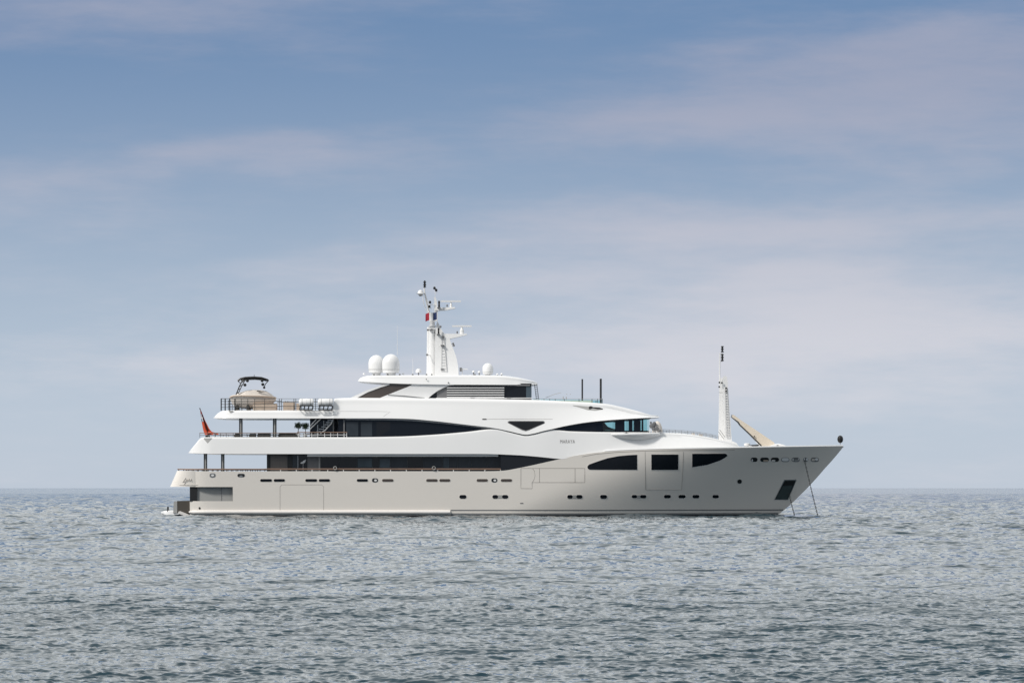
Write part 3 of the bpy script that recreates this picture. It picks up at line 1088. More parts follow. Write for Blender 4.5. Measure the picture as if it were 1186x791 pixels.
# diamond window and small trim on the bridge deck side
fr = patch(MB(), shB.y, [(588.0, 488.2), (590, 487.3), (629.4, 487.3), (631, 488.4)], [(588.0, 489.6), (604.5, 498.2), (609, 499.4), (613, 498.2), (631, 490.2)], off=0.006).build('side_window', M['midgrey'], shellB)
patch(MB(), shB.y, [(589.0, 488.9), (590.6, 488.1), (628.8, 488.1), (630.2, 489.0)], [(589.0, 489.6), (605, 497.2), (609, 498.4), (613, 497.2), (630.2, 490.0)], off=0.014).build('pane', M['glass'], fr)
mb = MB()
line_on(mb, shB.y, [(563, 485.4), (588, 485.2), (640, 485.4)], 0.022)
mb.build('coaming_seam', M['groove'], shellB)
patch(MB(), shB.y, *pill(558.5, 563.6, 484.8, 486.0), off=0.02).build('vent_slot', M['dark'], shellB)
# scooped recess with dark intake near the bridge
patch(MB(), shB.y, [(663.5, 469.4), (680, 470.6), (698.3, 473.4)], [(663.5, 469.8), (672, 472.2), (681, 474.9), (690, 475.6), (698.3, 474.2)], off=0.008).build('air_intake', M['grey'], shellB)
patch(MB(), shB.y, [(682, 470.9), (684.5, 470.2), (687, 471.4), (694, 471.8), (698.2, 473.2)], [(682, 473.8), (684.0, 473.8), (686.5, 472.6), (692, 473.8), (698.2, 474.0)], off=0.02).build('intake_grille', M['dark'], shellB)
# panel fold under the flank aft
mb = MB()
line_on(mb, shB.y, [(386, 476.2), (440, 476.4), (452, 476.8), (447, 480.2), (444, 482.4)], 0.02)
mb.build('panel_seam', M['grey'], shellB)

# ---- wheelhouse: solid dark blocks with clear panes between them
bW = curve([(640, 4.42), (690, 4.25), (720, 3.95), (740, 3.45), (748, 3.05), (752, 2.65)])
wh = thing('wheelhouse', (0, 0, 0), None, None)
bpy.data.objects.remove(wh)


def wheel_block(name, x0, x1, m, parent, inset=0.0, zt=None, zb=501.5, n=8):
    s = Shell(np.linspace(x0, x1, n), lambda px: float(zbB(px)) - 0.5 if zt is None else zt, lambda px: zb, lambda px: float(bW(px)) - inset, tum=0.05, r=0.02, camber=0)
    return s.build(name, m, parent)


wheel = wheel_block('wheelhouse', 690, 698.4, M['glass'], yacht)
for x0, x1 in ((712.4, 723.4), (728.2, 732.4), (734.2, 741.8), (743.4, 745.2)):
    wheel_block('wheelhouse_pillar', x0, x1, M['glass'], wheel)


def wheel_pane(x0, x1, y0=484.5, y1=500.4):
    for s in (-1, 1):
        mb = MB()
        xs = np.linspace(x0, x1, 4)
        for xa, xb in zip(xs[:-1], xs[1:]):
            ya, yb = -float(bW(xa)) + 0.06, -float(bW(xb)) + 0.06
            a0, a1, b0, b1 = P(xa, y0, ya), P(xa, y1, ya), P(xb, y0, yb), P(xb, y1, yb)
            v = [a0, a1, b1, b0]
            mb.add([(p[0], s * -p[1] if s > 0 else p[1], p[2]) for p in v], [(0, 1, 2, 3)])
        mb.build('window', M['clear'], wheel, recalc=False)


for x0, x1 in ((698.4, 712.4), (723.4, 728.2), (732.4, 734.2), (741.8, 743.4), (745.2, 752)):
    wheel_pane(x0, x1)
# console silhouettes seen through the biggest pane
mb = MB()
Yc = -1.5
mb.prism([(P(x, y, Yc)[0], P(x, y, Yc)[2]) for x, y in ((697, 500.5), (697, 484), (699.6, 484), (700.4, 490), (704, 494), (707, 495.2), (711.6, 496.8), (711.8, 500.5))], Yc, Yc + 3.0)
mb.build('helm_console', M['midgrey'], wheel)
wheel_block('console_sill', 698, 752, M['dark'], wheel, inset=0.25, zt=498.6, zb=501.5)
mb = MB()
mb.prism([(P(x, y, -3.9)[0], P(x, y, -3.9)[2]) for x, y in ((700.4, 497.6), (711.8, 497.8), (711.8, 498.8), (700.4, 498.8))], -3.9, -3.8)
mb.build('window_ledge', M['grey'], wheel)
# brow line under the bridge shell
shW = Shell(np.linspace(655, 754, 40), lambda px: float(zbB(px)) - 0.4, lambda px: float(zbB(px)) + 0.9, lambda px: float(np.minimum(bW(max(px, 640)), bB(px))) + 0.05, tum=0.0, r=0.01, camber=0)
shW.build('window_brow', M['midgrey'], wheel)
# bridge wing bulge
mb = MB()
rings = []
for px in np.linspace(708, 767, 26):
    s = (px - 708) / 59
    k = math.sin(math.pi * s) ** 0.8
    p0 = on_surface(shA.y, px, 503.6)
    yb = 503.8 + 6.4 * k
    p1 = on_surface(shA.y, px, yb)
    w = 0.02 + 0.75 * k
    yy = p0[1]
    out = min(p0[1], p1[1])
    rings.append([(p0[0], yy + 0.6, p0[2] + 0.12), (p0[0], p0[1] - w, p0[2] + 0.12), (p0[0], p0[1] - w - 0.02, p0[2]),
                  (p0[0], p0[1] - w * 0.72 + (p1[1] - p0[1]) * 0.3, p0[2] + (p1[2] - p0[2]) * 0.45),
                  (p1[0], p1[1] + 0.01, p1[2]), (p1[0], yy + 0.6, p1[2])])
for s in (-1, 1):
    MB().rings([[(x, -s * y, z) for x, y, z in r] for r in rings]).build('bridge_wing', M['white'], yacht)

# ---- sun deck house and hardtop
YS = -3.30
shS = Shell(np.concatenate([[496, 496.4], np.linspace(500, 615.6, 20)]), lambda px: 444.0, lambda px: 463.5, lambda px: 3.1, tum=0.0, r=0.02, camber=0)
houseS = shS.build('sun_deck_house', M['glass'], yacht)
wall_panel('window', M['midgrey'], 506, 517.6, 447.6, 461.2, -3.1, houseS)
for y in (449.2, 451.9, 454.6, 457.3, 459.9):
    wall_panel('louvre_slat', M['white_gear'], 517.6, 584, y - 0.5, y + 0.5, -3.14, houseS, 0.16)
for x in (542.4, 554.2):
    wall_panel('louvre_post', M['dark'], x - 0.9, x + 0.9, 447.5, 461.5, -3.22, houseS, 0.05)
wall_panel('window', M['glass_blue'], 609.4, 615.4, 447.2, 460.4, -3.1, houseS)
wall_panel('window_sill', M['white_gear'], 505, 616.2, 460.7, 461.6, -3.1, houseS, 0.22)
for x in (547.5, 589.5):
    wall_panel('deck_light', M['dark'], x - 2.4, x + 2.4, 461.4, 463.4, -3.2, houseS, 0.3)
wall_panel('header', M['midgrey'], 507, 614, 445.2, 447.0, -3.1, houseS, 0.1)
pxT = np.concatenate([np.linspace(414.5, 426, 10), np.linspace(430, 575, 24), np.linspace(578, 622.5, 22)])
ztT = curve([(414.5, 440.4), (418, 437.4), (425, 435.4), (440, 434.9), (500, 434.6), (560, 434.6), (578, 435.0), (600, 437.6), (614, 440.6), (620, 442.3), (622.5, 443.6)])
zbT = curve([(414.5, 441.2), (430, 442.5), (449, 443.8), (482, 444.8), (525, 445.4), (600, 445.6), (622.5, 445.2)])
bT = curve([(414.5, 2.4), (416, 2.9), (420, 3.2), (430, 3.4), (575, 3.45), (600, 3.2), (614, 2.7), (622.5, 1.9)])
hardtop = Shell(pxT, ztT, zbT, bT, tum=0.2, r=0.22, camber=0.12).build('hardtop', M['white'], yacht)
for s in (-1, 1):
    Y = YS if s < 0 else -YS - 0.16
    mb = MB()
    poly = [(481, 443.0), (526, 443.0), (526, 445.7), (520, 446.6), (513, 449.4), (506, 453.2), (500, 457.6), (494.5, 462.4), (437, 462.0), (448, 457.6), (462, 452.0), (473, 447.8)]
    mb.prism([(P(x, y, YS)[0], P(x, y, YS)[2]) for x, y in poly], Y, Y + 0.16)
    fin = mb.build('side_fin', M['white'], yacht)
    mb = MB()
    poly = [(404, 461.6), (411, 458.2), (425, 451.8), (440, 447.0), (449.5, 443.0), (451.5, 445.4), (441, 448.6), (426, 454.2), (412, 461.6)]
    mb.prism([(P(x, y, YS)[0], P(x, y, YS)[2]) for x, y in poly], Y, Y + 0.16)
    mb.build('roof_strut', M['white'], yacht)
    mb = MB()
    poly = [(410, 461.8), (426, 454.0), (441, 448.4), (450.5, 445.2), (450.5, 443.3), (483, 443.3), (474, 448.4), (462, 453), (437, 462.2)]
    mb.prism([(P(x, y, YS)[0], P(x, y, YS)[2]) for x, y in poly], Y + 0.05, Y + 0.10)
    mb.build('smoked_screen', M['smoke'], yacht)
mb = MB()
mb.pprism([(449.5, 457.0), (470, 458.3), (491.8, 460.6), (491.8, 461.4), (470, 459.6), (449.5, 457.9)], YS - 0.02, 0.1)
mb.build('fin_gap', M['stripe'], yacht)
mb = MB()
for px, py in ((493.8, 439.2), (519.2, 443)):
    p = P(px, py, -3.45)
    mb.lathe((p[0], p[1] + 0.02, p[2]), [(0.045, -0.06), (0.045, 0.03)], 8, axis='y')
mb.build('roof_fitting', M['dark'], hardtop)


# ---- radomes and small aerials on the hardtop
def dome_prof(r, h, base=0.55):
    pr = [(r * base, -0.22), (r * base, 0.0), (r * 0.93, 0.03), (r * 0.96, h * 0.16), (r * 0.985, h * 0.2), (r, h * 0.5)]
    for k in range(1, 9):
        a = k / 8 * math.pi / 2
        pr.append((max(r * math.cos(a), 0.01), h * 0.5 + (h - h * 0.5) * math.sin(a)))
    return pr


for (x0, x1, y0, y1, Y) in ((426.6, 445.0, 411.2, 431.8, -0.6), (442.6, 462.9, 410.2, 432.2, -1.6), (558.8, 571.3, 420.6, 433.6, -1.0)):
    c = P((x0 + x1) / 2, y1, Y)
    r = (x1 - x0) / 2 * (CD + Y) / F
    h = (y1 - y0) * (CD + Y) / F
    o = MB().lathe(c, dome_prof(r, h), 32).build('radome', M['white_gear'], hardtop, angle=50)
    mb = MB()
    mb.lathe((c[0], c[1], c[2] - 0.42), [(r * 0.62, 0), (r * 0.62, 0.1), (r * 0.35, 0.14), (r * 0.35, 0.4)], 16)
    mb.build('pedestal', M['midgrey'] if x0 != 426.6 else mat('pale_yellow_bracket', (0.55, 0.52, 0.42), 0.5), o)
    mb = MB()
    mb.lathe((c[0], c[1], c[2] + h * 0.185), [(r * 0.99, -0.012), (r * 1.0, -0.012), (r * 1.0, 0.012), (r * 0.99, 0.012)], 32)
    mb.build('seam_band', M['grey'], o)


def small_dome(px, py, r, Y, stick=True, name='satellite_aerial'):
    c = P(px, py, Y)
    mb = MB()
    mb.lathe(c, [(r, -r * 0.35), (r, 0)] + [(max(r * math.cos(k / 6 * math.pi / 2), 0.01), r * math.sin(k / 6 * math.pi / 2)) for k in range(1, 7)], 16)
    o = mb.build(name, M['white_gear'], hardtop)
    if stick:
        mb = MB()
        mb.tube([c, (c[0], c[1], P(0, 435, Y)[2])], 0.045, 6)
        mb.build('stalk', M['midgrey'], o)


small_dome(484.7, 430.4, 0.24, -1.2)
small_dome(548.5, 430.6, 0.11, -1.0)
small_dome(555, 431.2, 0.12, -1.6)
small_dome(421.5, 433.4, 0.10, -1.0, False, 'nav_light')
small_dome(467, 433.2, 0.09, -1.4, False, 'nav_light')
small_dome(576, 433.6, 0.09, -1.4, True)
small_dome(581, 433.4, 0.10, -1.2, True)


def whip(px, y0, y1, Y=-1.0, r=0.014, m='white_gear', lean=0.0):
    mb = MB()
    a, b = P(px, y1, Y), P(px + lean, y0, Y)
    mb.tube([a, b], [r * 1.6, r], 5)
    return mb.build('whip_aerial', M[m], hardtop)


whip(460.2, 377, 411, -1.7, 0.012)
whip(478.2, 415, 435, -1.2)
whip(433, 425, 435, 1.0)
for px in (433.0, 449.2, 452.5, 463, 478, 494.0, 500, 550):
    p = P(px, 434.0, -1.9)
    MB().lathe((p[0], p[1], p[2] - 0.06), [(0.07, 0), (0.07, 0.1), (0.03, 0.14)], 8).build('deck_fitting', M['midgrey'], hardtop)
# horn and speaker beside the mast foot
mb = MB()
p = P(535.5, 428, -1.4)
mb.tube([(p[0], p[1], P(0, 435, -1.4)[2]), (p[0], p[1], p[2])], 0.03, 6)
mb.lathe((p[0] - 0.15, p[1], p[2] + 0.02), [(0.03, 0.6), (0.05, 0.2), (0.14, 0.0)], 10, axis='x')
horn = mb.build('signal_horn', M['white_gear'], hardtop)
mb = MB()
p = P(533.6, 428, -1.5)
mb.box(p[0] - 0.09, p[0] + 0.09, p[1] - 0.1, p[1] + 0.1, p[2] - 0.16, p[2] + 0.16)
mb.build('horn_driver', M['midgrey'], horn)

# ---- main mast
def blade(pts, y, th, taper=1.0):
    """pts: outline in photo pixels; th thickness at the foot, taper its share at the top"""
    zs = [P(a, b, 0)[2] for a, b in pts]
    z0, z1 = min(zs), max(zs)
    f, bk = [], []
    for (a, b) in pts:
        p = P(a, b, y)
        t = th * (1 + (taper - 1) * (p[2] - z0) / (z1 - z0)) / 2
        f.append((p[0], y - t, p[2])); bk.append((p[0], y + t, p[2]))
    n = len(pts)
    mb = MB()
    mb.add(f + bk, [tuple(range(n)), tuple(range(2 * n - 1, n - 1, -1))] + [(i, i + n, (i + 1) % n + n, (i + 1) % n) for i in range(n)])
    return mb


mast = blade([(503.6, 436), (503.6, 400), (504.4, 384), (505.6, 376), (506.6, 372), (508.6, 376), (510.4, 380.2), (513.0, 384.6), (516.4, 388.0), (520.6, 392.8),
              (524.4, 402.6), (528.2, 412.6), (530.6, 423.5), (531.4, 436)], 0, 1.5, 0.45).build('mast', M['white_gear'], yacht, angle=25)
mb = MB()
for (px, py, y) in ((495.9, 436, 0.35), (500.2, 436, 0.1)):
    a = P(px, py, y)
    b = P(px + 0.4, 379, y)
    mb.tube([a, b], [0.30, 0.24] if px > 498 else [0.14, 0.12], 12)
mb.build('mast_column', M['white_gear'], mast)
mb = MB()
mb.box(P(496.0, 0, 0)[0], P(504.2, 0, 0)[0], 0.1, 0.5, P(0, 436, 0)[2], P(0, 382, 0)[2])
mb.build('column_web', M['white_gear'], mast)
# yard with lamps near the head
mb = MB()
for y in (377.8, 380.8):
    a, b = P(496.6, y, 0), P(504.6, y, 0)
    mb.box(a[0], b[0], -0.35, 0.35, a[2] - 0.05, a[2] + 0.05)
mb.box(P(498, 0, 0)[0], P(503.5, 0, 0)[0], -0.25, 0.25, P(0, 384, 0)[2], P(0, 371.5, 0)[2])
mb.build('mast_head', M['white_gear'], mast)
for px, py in ((495.4, 382.2), (500, 382), (494.6, 411), (510.2, 378.4), (524.8, 398.2), (525.6, 400.2), (513.2, 390)):
    p = P(px, py, -0.55)
    mb = MB()
    mb.lathe((p[0], p[1], p[2] - 0.08), [(0.055, 0), (0.08, 0.03), (0.08, 0.13), (0.04, 0.17)], 8)
    mb.tube([(p[0], p[1], p[2]), (p[0] + (0.25 if px < 500 else -0.22), p[1] + 0.4, p[2] - 0.04)], 0.02, 4)
    mb.build('mast_lamp', M['midgrey'], mast)
# black day shapes / light screens
for x0, x1, y0, y1 in ((507.0, 509.0, 380.0, 386.8), (507.4, 509.7, 348.6, 355.8)):
    a, b = P(x0, y0, -0.7), P(x1, y1, -0.7)
    c = ((a[0] + b[0]) / 2, -0.7)
    mb = MB()
    h = a[2] - b[2]
    mb.lathe((c[0], c[1], b[2]), [((b[0] - a[0]) / 2, 0), ((b[0] - a[0]) / 2, h * 0.42), ((b[0] - a[0]) * 0.36, h * 0.45), ((b[0] - a[0]) * 0.36, h * 0.52), ((b[0] - a[0]) / 2, h * 0.55), ((b[0] - a[0]) / 2, h)], 10)
    o = mb.build('navigation_lantern', M['dark'], mast)
    mb = MB()
    mb.box(c[0] - 0.16, c[0] + 0.1, -0.85, -0.2, b[2] - 0.06, b[2] - 0.01)
    mb.build('lantern_bracket', M['midgrey'], o)
# ladder up the face of the mast
mb = MB()
a0, a1 = P(511.0, 430, -0.76), P(511.6, 389, -0.5)
b0, b1 = P(517.4, 430, -0.76), P(514.0, 389, -0.5)
mb.tube([b0, b1], 0.035, 6)
mb.tube([a0, a1], 0.014, 6)
for k in range(13):
    s = k / 12
    mb.tube([a0 + (a1 - a0) * s, b0 + (b1 - b0) * s], 0.018, 4)
mb.build('ladder', M['ladder'], mast)
for py in (400, 427.6):
    mb = MB()
    p, q = P(510.4, py, -0.8), P(514, py, -0.8)
    mb.box(p[0], q[0], -0.8, -0.55, p[2] - 0.05, p[2] + 0.04)
    mb.build('mast_step', M['midgrey'], mast)
# radar platforms and scanners
for poly, bar, ped, bp in (
    ([(504.2, 357.2), (514, 356.4), (526.6, 355.9), (527.4, 357.4), (516, 359.6), (508, 360.0), (504.4, 359.4)], (510.4, 533.9, 349.0), (520.9, 523.8, 350.2, 356), 0.9),
    ([(514.6, 386.6), (524, 386.9), (540.4, 386.7), (541.2, 387.8), (532, 390.2), (524, 391.9), (519.6, 393.4), (516.2, 391.0)], (523.6, 546.2, 377.7), (532.6, 537.2, 379.0, 386.8), 0.9)):
    arm = blade(poly, 0, bp, 0.9).build('radar_arm', M['white_gear'], mast)
    mb = MB()
    a, b = P(bar[0], bar[2], 0), P(bar[1], bar[2], 0)
    mb.box(a[0], b[0], -0.1, 0.1, a[2] - 0.07, a[2] + 0.06)
    sc = mb.build('radar_scanner', M['white_gear'], mast)
    mb = MB()
    a, b = P(ped[0], ped[2], 0), P(ped[1], ped[3], 0)
    w = (b[0] - a[0]) / 2
    mb.lathe(((a[0] + b[0]) / 2, 0, b[2] - 0.02), [(w * 1.1, 0), (w, (a[2] - b[2]) * 0.6), (w * 0.7, (a[2] - b[2]) * 0.7), (w * 0.5, a[2] - b[2] + 0.03)], 12)
    mb.build('scanner_pedestal', M['white_gear'], arm)
    mb = MB()
    p = P(ped[0] - 3, ped[3] - 1, 0)
    mb.lathe((p[0], -0.3, p[2] - 0.05), [(0.06, 0), (0.06, 0.16), (0.03, 0.2)], 8)
    mb.build('arm_lamp', M['midgrey'], arm)
# upper blade, crook pole with lights, small dome
top = blade([(503.0, 372), (503.0, 350), (502.6, 345.4), (503.6, 343.6), (505.2, 345.8), (506.4, 352), (507.0, 358), (506.6, 372)], 0, 0.35, 0.5).build('mast_topblade', M['white_gear'], mast)
mb = MB()
mb.tube([P(499.0, 373, 0.2), P(497.4, 364, 0.2), P(495.4, 355, 0.1), P(493.0, 344, 0), P(491.6, 338, 0), P(491.5, 332, 0)], [0.10, 0.09, 0.08, 0.07, 0.06, 0.05], 8)
mb.tube([P(496.0, 364, -0.2), P(492.6, 357, -0.2), P(490.2, 349, -0.2), P(489.8, 341, -0.2)], 0.03, 6)
mb.tube([P(499.5, 358, -0.2), P(496, 350, 0), P(493, 343.4, 0)], 0.025, 6)
crook = mb.build('crook_pole', M['white_gear'], mast)
mb = MB()
c = P(487.0, 340.0, -0.1)
mb.lathe(c, [(0.1, -0.16), (0.22, -0.06), (0.30, 0.0), (0.25, 0.03)] + [(max(0.22 * math.cos(k / 5 * math.pi / 2), 0.01), 0.05 + 0.24 * math.sin(k / 5 * math.pi / 2)) for k in range(6)], 16)
dm = mb.build('satellite_aerial', M['white_gear'], crook)
mb = MB()
mb.lathe((c[0], c[1], c[2] - 0.22), [(0.08, 0), (0.17, 0.1)], 12)
mb.tube([(c[0] - 0.32, c[1], c[2] + 0.005), (c[0] + 0.36, c[1], c[2] + 0.005)], 0.025, 5)
mb.build('aerial_mount', M['midgrey'], crook)
p = P(491.9, 333.0, 0)
mb = MB()
hh = 8.0 * (CD / F)
mb.lathe(p, [(0.12, 0), (0.13, 0.03), (0.08, 0.06), (0.08, hh * 0.28), (0.13, hh * 0.3), (0.13, hh * 0.4), (0.08, hh * 0.45), (0.08, hh * 0.68), (0.13, hh * 0.7), (0.13, hh * 0.78), (0.07, hh * 0.85), (0.06, hh)], 10)
mb.build('masthead_light', M['dark'], crook)
mb = MB()
for px, py in ((498.0, 350.2), (497.2, 355.2), (503.2, 333.8), (505.2, 336.2)):
    p = P(px, py, -0.3)
    mb.lathe((p[0], p[1], p[2] - 0.1), [(0.09, 0), (0.1, 0.04), (0.1, 0.16), (0.05, 0.22)], 8)
mb.build('signal_lamp', M['dark'], mast)
mb = MB()
mb.tube([P(504.2, 344, -0.3), P(503.6, 331.5, -0.3)], 0.022, 5)
mb.tube([P(504.6, 340, -0.3), P(506, 339, -0.3), P(505.4, 335, -0.3)], 0.02, 5)
mb.tube([P(497.2, 353.2, -0.3), P(503, 352.6, -0.2)], 0.03, 5)
mb.tube([P(501.6, 353, -0.3), P(501.4, 363, -0.3)], 0.018, 5)
mb.build('lamp_bracket', M['white_gear'], mast)

# ---- foremast
YFm = 0.0
fm = blade([(839.4, 512), (838.8, 470), (838.0, 443), (836.8, 438.4), (837.4, 436.0), (839.8, 435.2), (841.6, 436.0), (842.4, 440), (844.4, 470), (846.6, 500), (847.6, 512)], -0.15, 0.5, 0.6).build('foremast', M['white_gear'], yacht, angle=25)
blade([(832.0, 510), (832.6, 480), (833.2, 444), (834.4, 437), (837.6, 440), (839.4, 510)], 0.35, 0.35, 0.6).build('mast_fairing', M['white_gear'], fm)
mb = MB()
mb.tube([P(833.6, 445, 0), P(833.5, 409, 0)], [0.06, 0.04], 8)
mb.tube([P(833.5, 409.4, 0), P(836.6, 409.4, 0)], 0.03, 6)
mb.tube([P(833.6, 418.6, 0), P(836.8, 418.6, 0)], 0.025, 6)
mb.build('light_pole', M['white_gear'], fm)
for y0, y1 in ((400.8, 408.2), (409.8, 418.2)):
    mb = MB()
    p = P(836.6, y1, 0)
    h = (y1 - y0) * CD / F
    mb.lathe(p, [(0.12, 0), (0.12, h * .14), (0.075, h * .18), (0.075, h * .4), (0.12, h * .44), (0.12, h * .56), (0.075, h * .6), (0.075, h * .8), (0.12, h * .83), (0.1, h)], 10)
    mb.build('masthead_light', M['dark'], fm)
mb = MB()
a0, a1 = P(841.0, 506, -0.48), P(839.8, 449, -0.36)
b0, b1 = P(844.6, 506, -0.48), P(842.0, 449, -0.36)
for k in range(20):
    s = k / 19
    mb.tube([a0 + (a1 - a0) * s, b0 + (b1 - b0) * s], 0.028, 4)
mb.tube([a0, a1], 0.02, 4)
mb.tube([b0, b1], 0.02, 4)
mb.build('ladder', M['ladder'], fm)
mb = MB()
for px, py in ((841.0, 449.4), (840.9, 453), (833.2, 443), (836, 443.4), (833, 448)):
    p = P(px, py, -0.45)
    mb.lathe((p[0], p[1], p[2] - 0.07), [(0.05, 0), (0.07, 0.05), (0.05, 0.14)], 8)
mb.build('mast_lamp', M['dark'], fm)
mb = MB()
mb.tube([P(832.4, 454.6, 0), P(837.4, 454.6, 0)], 0.02, 4)
mb.tube([P(832.2, 500, -0.4), P(838.6, 508.6, -0.4)], 0.03, 5)
mb.tube([P(833.4, 497.4, -0.4), P(839.4, 506, -0.4)], 0.03, 5)
mb.build('mast_stay', M['grey'], fm)
mb = MB()
mb.pprism([(830, 512), (836, 510.5), (849, 511), (853, 513.0), (856, 517.4), (830, 517.4)], -0.6, 1.2)
mb.build('mast_plinth', M['white'], fm)

# ---- crane under its beige cover on the foredeck
cr = blade([(847.4, 483.0), (847.9, 480.3), (849.6, 480.6), (856.8, 485.9), (866, 492.0), (878.6, 500.4), (890, 508.2), (896.6, 512.8), (895.6, 518), (882.6, 518.0),
            (881.6, 515.4), (870, 503.8), (857.4, 491.9), (855.2, 488.4)], -0.2, 1.1, 0.6).build('deck_crane', M['beige'], yacht)
mb = blade([(847.0, 483.3), (847.6, 482.9), (855.0, 488.6), (857.4, 492.2), (870, 504.2), (882.0, 515.8), (884, 518), (881.4, 518), (879.6, 515.6), (868.0, 503.6), (856.4, 492.6), (854.2, 489.4)], -0.2, 0.8, 0.7)
mb.build('crane_boom', M['pillar'], cr)
mb = MB()
p = P(873.6, 505.3, -0.72)
mb.lathe((p[0], p[1], p[2]), [(0.05, -0.1), (0.05, 0.03)], 8, axis='y')
mb.build('cover_eyelet', M['dark'], cr)
mb = MB()
mb.pprism([(847.0, 483.4), (847.6, 480.2), (848.6, 480.4), (848.2, 483.2)], -0.5, 0.6)
mb.build('boom_tip', M['midgrey'], cr)

# low deck gear behind the bow bulwark
mb = MB()
c = P(869.5, 517, -1.0)
mb.lathe((c[0] - 0.3, c[1], c[2] + 0.04), [(0.1, 0), (0.25, 0.03), (0.25, 0.2), (0.1, 0.23)], 14, axis='z')
mb.box(c[0] - 0.45, c[0] + 0.2, c[1] - 0.2, c[1] + 0.2, c[2] - 0.5, c[2] + 0.05)
mb.build('windlass', M['white_gear'], yacht)
mb = MB()
c = P(874.8, 517, -1.1)
mb.box(c[0] - 0.3, c[0] + 0.22, c[1] - 0.25, c[1] + 0.25, c[2] - 0.5, c[2] + 0.14)
mb.tube([(c[0] - 0.42, c[1], c[2] + 0.05), (c[0] + 0.3, c[1], c[2] + 0.12)], 0.06, 8)
mb.build('windlass', M['pillar'], yacht)
mb = MB()
c = P(901, 517, -0.8)
rings = []
for s in np.linspace(-1, 1, 13):
    h = 0.22 * (1 - s * s) + 0.01
    rings.append([(c[0] + s * 0.75, c[1] - 0.5, c[2] - 0.4), (c[0] + s * 0.75, c[1] - 0.45, c[2] + h * 0.7), (c[0] + s * 0.75, c[1], c[2] + h), (c[0] + s * 0.75, c[1] + 0.45, c[2] + h * 0.7), (c[0] + s * 0.75, c[1] + 0.5, c[2] - 0.4)])
mb.rings(rings)
hat = mb.build('hatch_cover', M['white'], yacht)
mb = MB()
c = P(900.6, 516.6, -1.3)
mb.lathe((c[0], c[1], c[2]), [(0.1, -0.05), (0.1, 0.05)], 10, axis='y')
mb.build('hatch_vent', M['midgrey'], hat)
mb = MB()
mb.tube([P(973.2, 517.6, 0), P(973.2, 512.8, 0)], 0.02, 6)
mb.build('jackstaff', M['midgrey'], yacht)


# ---- pillars of the aft decks (each side)
def pillar(px, w, y0, y1, b):
    mb = MB()
    a, c = P(px, y0, -b), P(px, y1, -b)
    mb.box(a[0] - w / 2, a[0] + w / 2, -b - 0.12, -b + 0.12, c[2], a[2])
    o = mb.build('deck_pillar', M['pillar'], yacht)
    mb = MB()
    mb.box(a[0] - w * 0.14, a[0] + w * 0.14, -b - 0.14, -b - 0.115, c[2], a[2])
    mb.build('pillar_inlay', M['grey'], o)


pillar(238, 0.27, 524.4, 548, 3.9)
pillar(258, 0.27, 524.4, 548, 4.1)
pillar(279, 0.28, 483.4, 507.5, 4.1)
pillar(318.2, 0.29, 483.4, 507.5, 4.1)

# ---- railings
def both(fn):
    fn(-1); fn(1)


def rail_side(mats, x0, x1, ytop, ybot, b, posts, r=0.03, mi=0, lines=(), pr=0.02, n=20):
    for s in (-1, 1):
        mb = MB()
        ys = [ytop] + list(lines)
        for k, y in enumerate(ys):
            pts = []
            for px in np.linspace(x0, x1, n):
                bb = b(px) if callable(b) else b
                p = P(px, y, -bb)
                pts.append((p[0], s * bb, p[2]))
            mb.tube(pts, r if k == 0 else pr, 6, mi if k == 0 else mi + 1)
        for px in posts:
            bb = b(px) if callable(b) else b
            p, q = P(px, ytop, -bb), P(px, ybot, -bb)
            mb.tube([(p[0], s * bb, p[2]), (q[0], s * bb, q[2])], pr, 5, mi + 1)
        mb.build('railing', mats, yacht)


bsh = lambda px: float(hull_b(P(px, 545, -4.7)[0], 3.6)) - 0.1 if px > 226 else float(np.interp(px, [205, 209, 214, 226], [3.3, 3.95, 4.2, 4.36])) - 0.05
ps = [207 + 5.7 * k for k in range(17)]
rail_side([M['wood'], M['dark']], 206, 306, 543.3, 546.0, bsh, ps, 0.055, pr=0.035)
rail_side([M['wood'], M['white_gear']], 306, 580, 543.2, 546.2, bsh, [325 + 18.2 * k for k in range(15)], 0.06, pr=0.035)
mb = MB()
c = P(388.2, 542.0, -4.66)
for k in range(1):
    a = [(c[0] + 0.13 * math.cos(t), c[1] - 0.1, c[2] + 0.13 * math.sin(t)) for t in np.linspace(0, 2 * math.pi, 17)[:-1]]
    mb.tube(a, 0.03, 6, closed=True)
ring1 = mb.build('round_lamp', M['grey'], yacht)
mb = MB()
c = P(502.5, 542.0, -4.66)
a = [(c[0] + 0.13 * math.cos(t), c[1] - 0.1, c[2] + 0.13 * math.sin(t)) for t in np.linspace(0, 2 * math.pi, 17)[:-1]]
mb.tube(a, 0.03, 6, closed=True)
mb.build('round_lamp', M['grey'], yacht)
# upper deck railing
bup = lambda px: float(bA(max(px, 232))) - 0.3
rail_side([M['wood'], M['pillar']], 231.2, 346, 501.4, 506.6, bup, [231.4, 240, 249, 255.5, 262, 270, 278, 286, 295, 304, 312, 322, 331, 340], 0.03, pr=0.02, lines=(504.0,))
rail_side([M['wood'], M['white_gear']], 344, 402, 500.7, 506.6, bup, [346, 352.5, 361, 368, 376, 383, 391, 398.5, 401.5], 0.045, pr=0.024, lines=(503.6,))
# dark benches behind the upper railing
for x0, x1, y0 in ((271.5, 277, 503.2), (288.5, 296, 503.4), (298, 313, 503.2), (322.5, 343, 503.0)):
    mb = MB()
    a, c = P(x0, y0, -3.9), P(x1, 508, -3.9)
    mb.box(a[0], c[0], -3.95, -3.2, c[2], a[2])
    mb.box(a[0], c[0], -3.3, -3.2, c[2], a[2] + 0.1)
    mb.build('built_in_bench', M['dark_seat'], yacht)
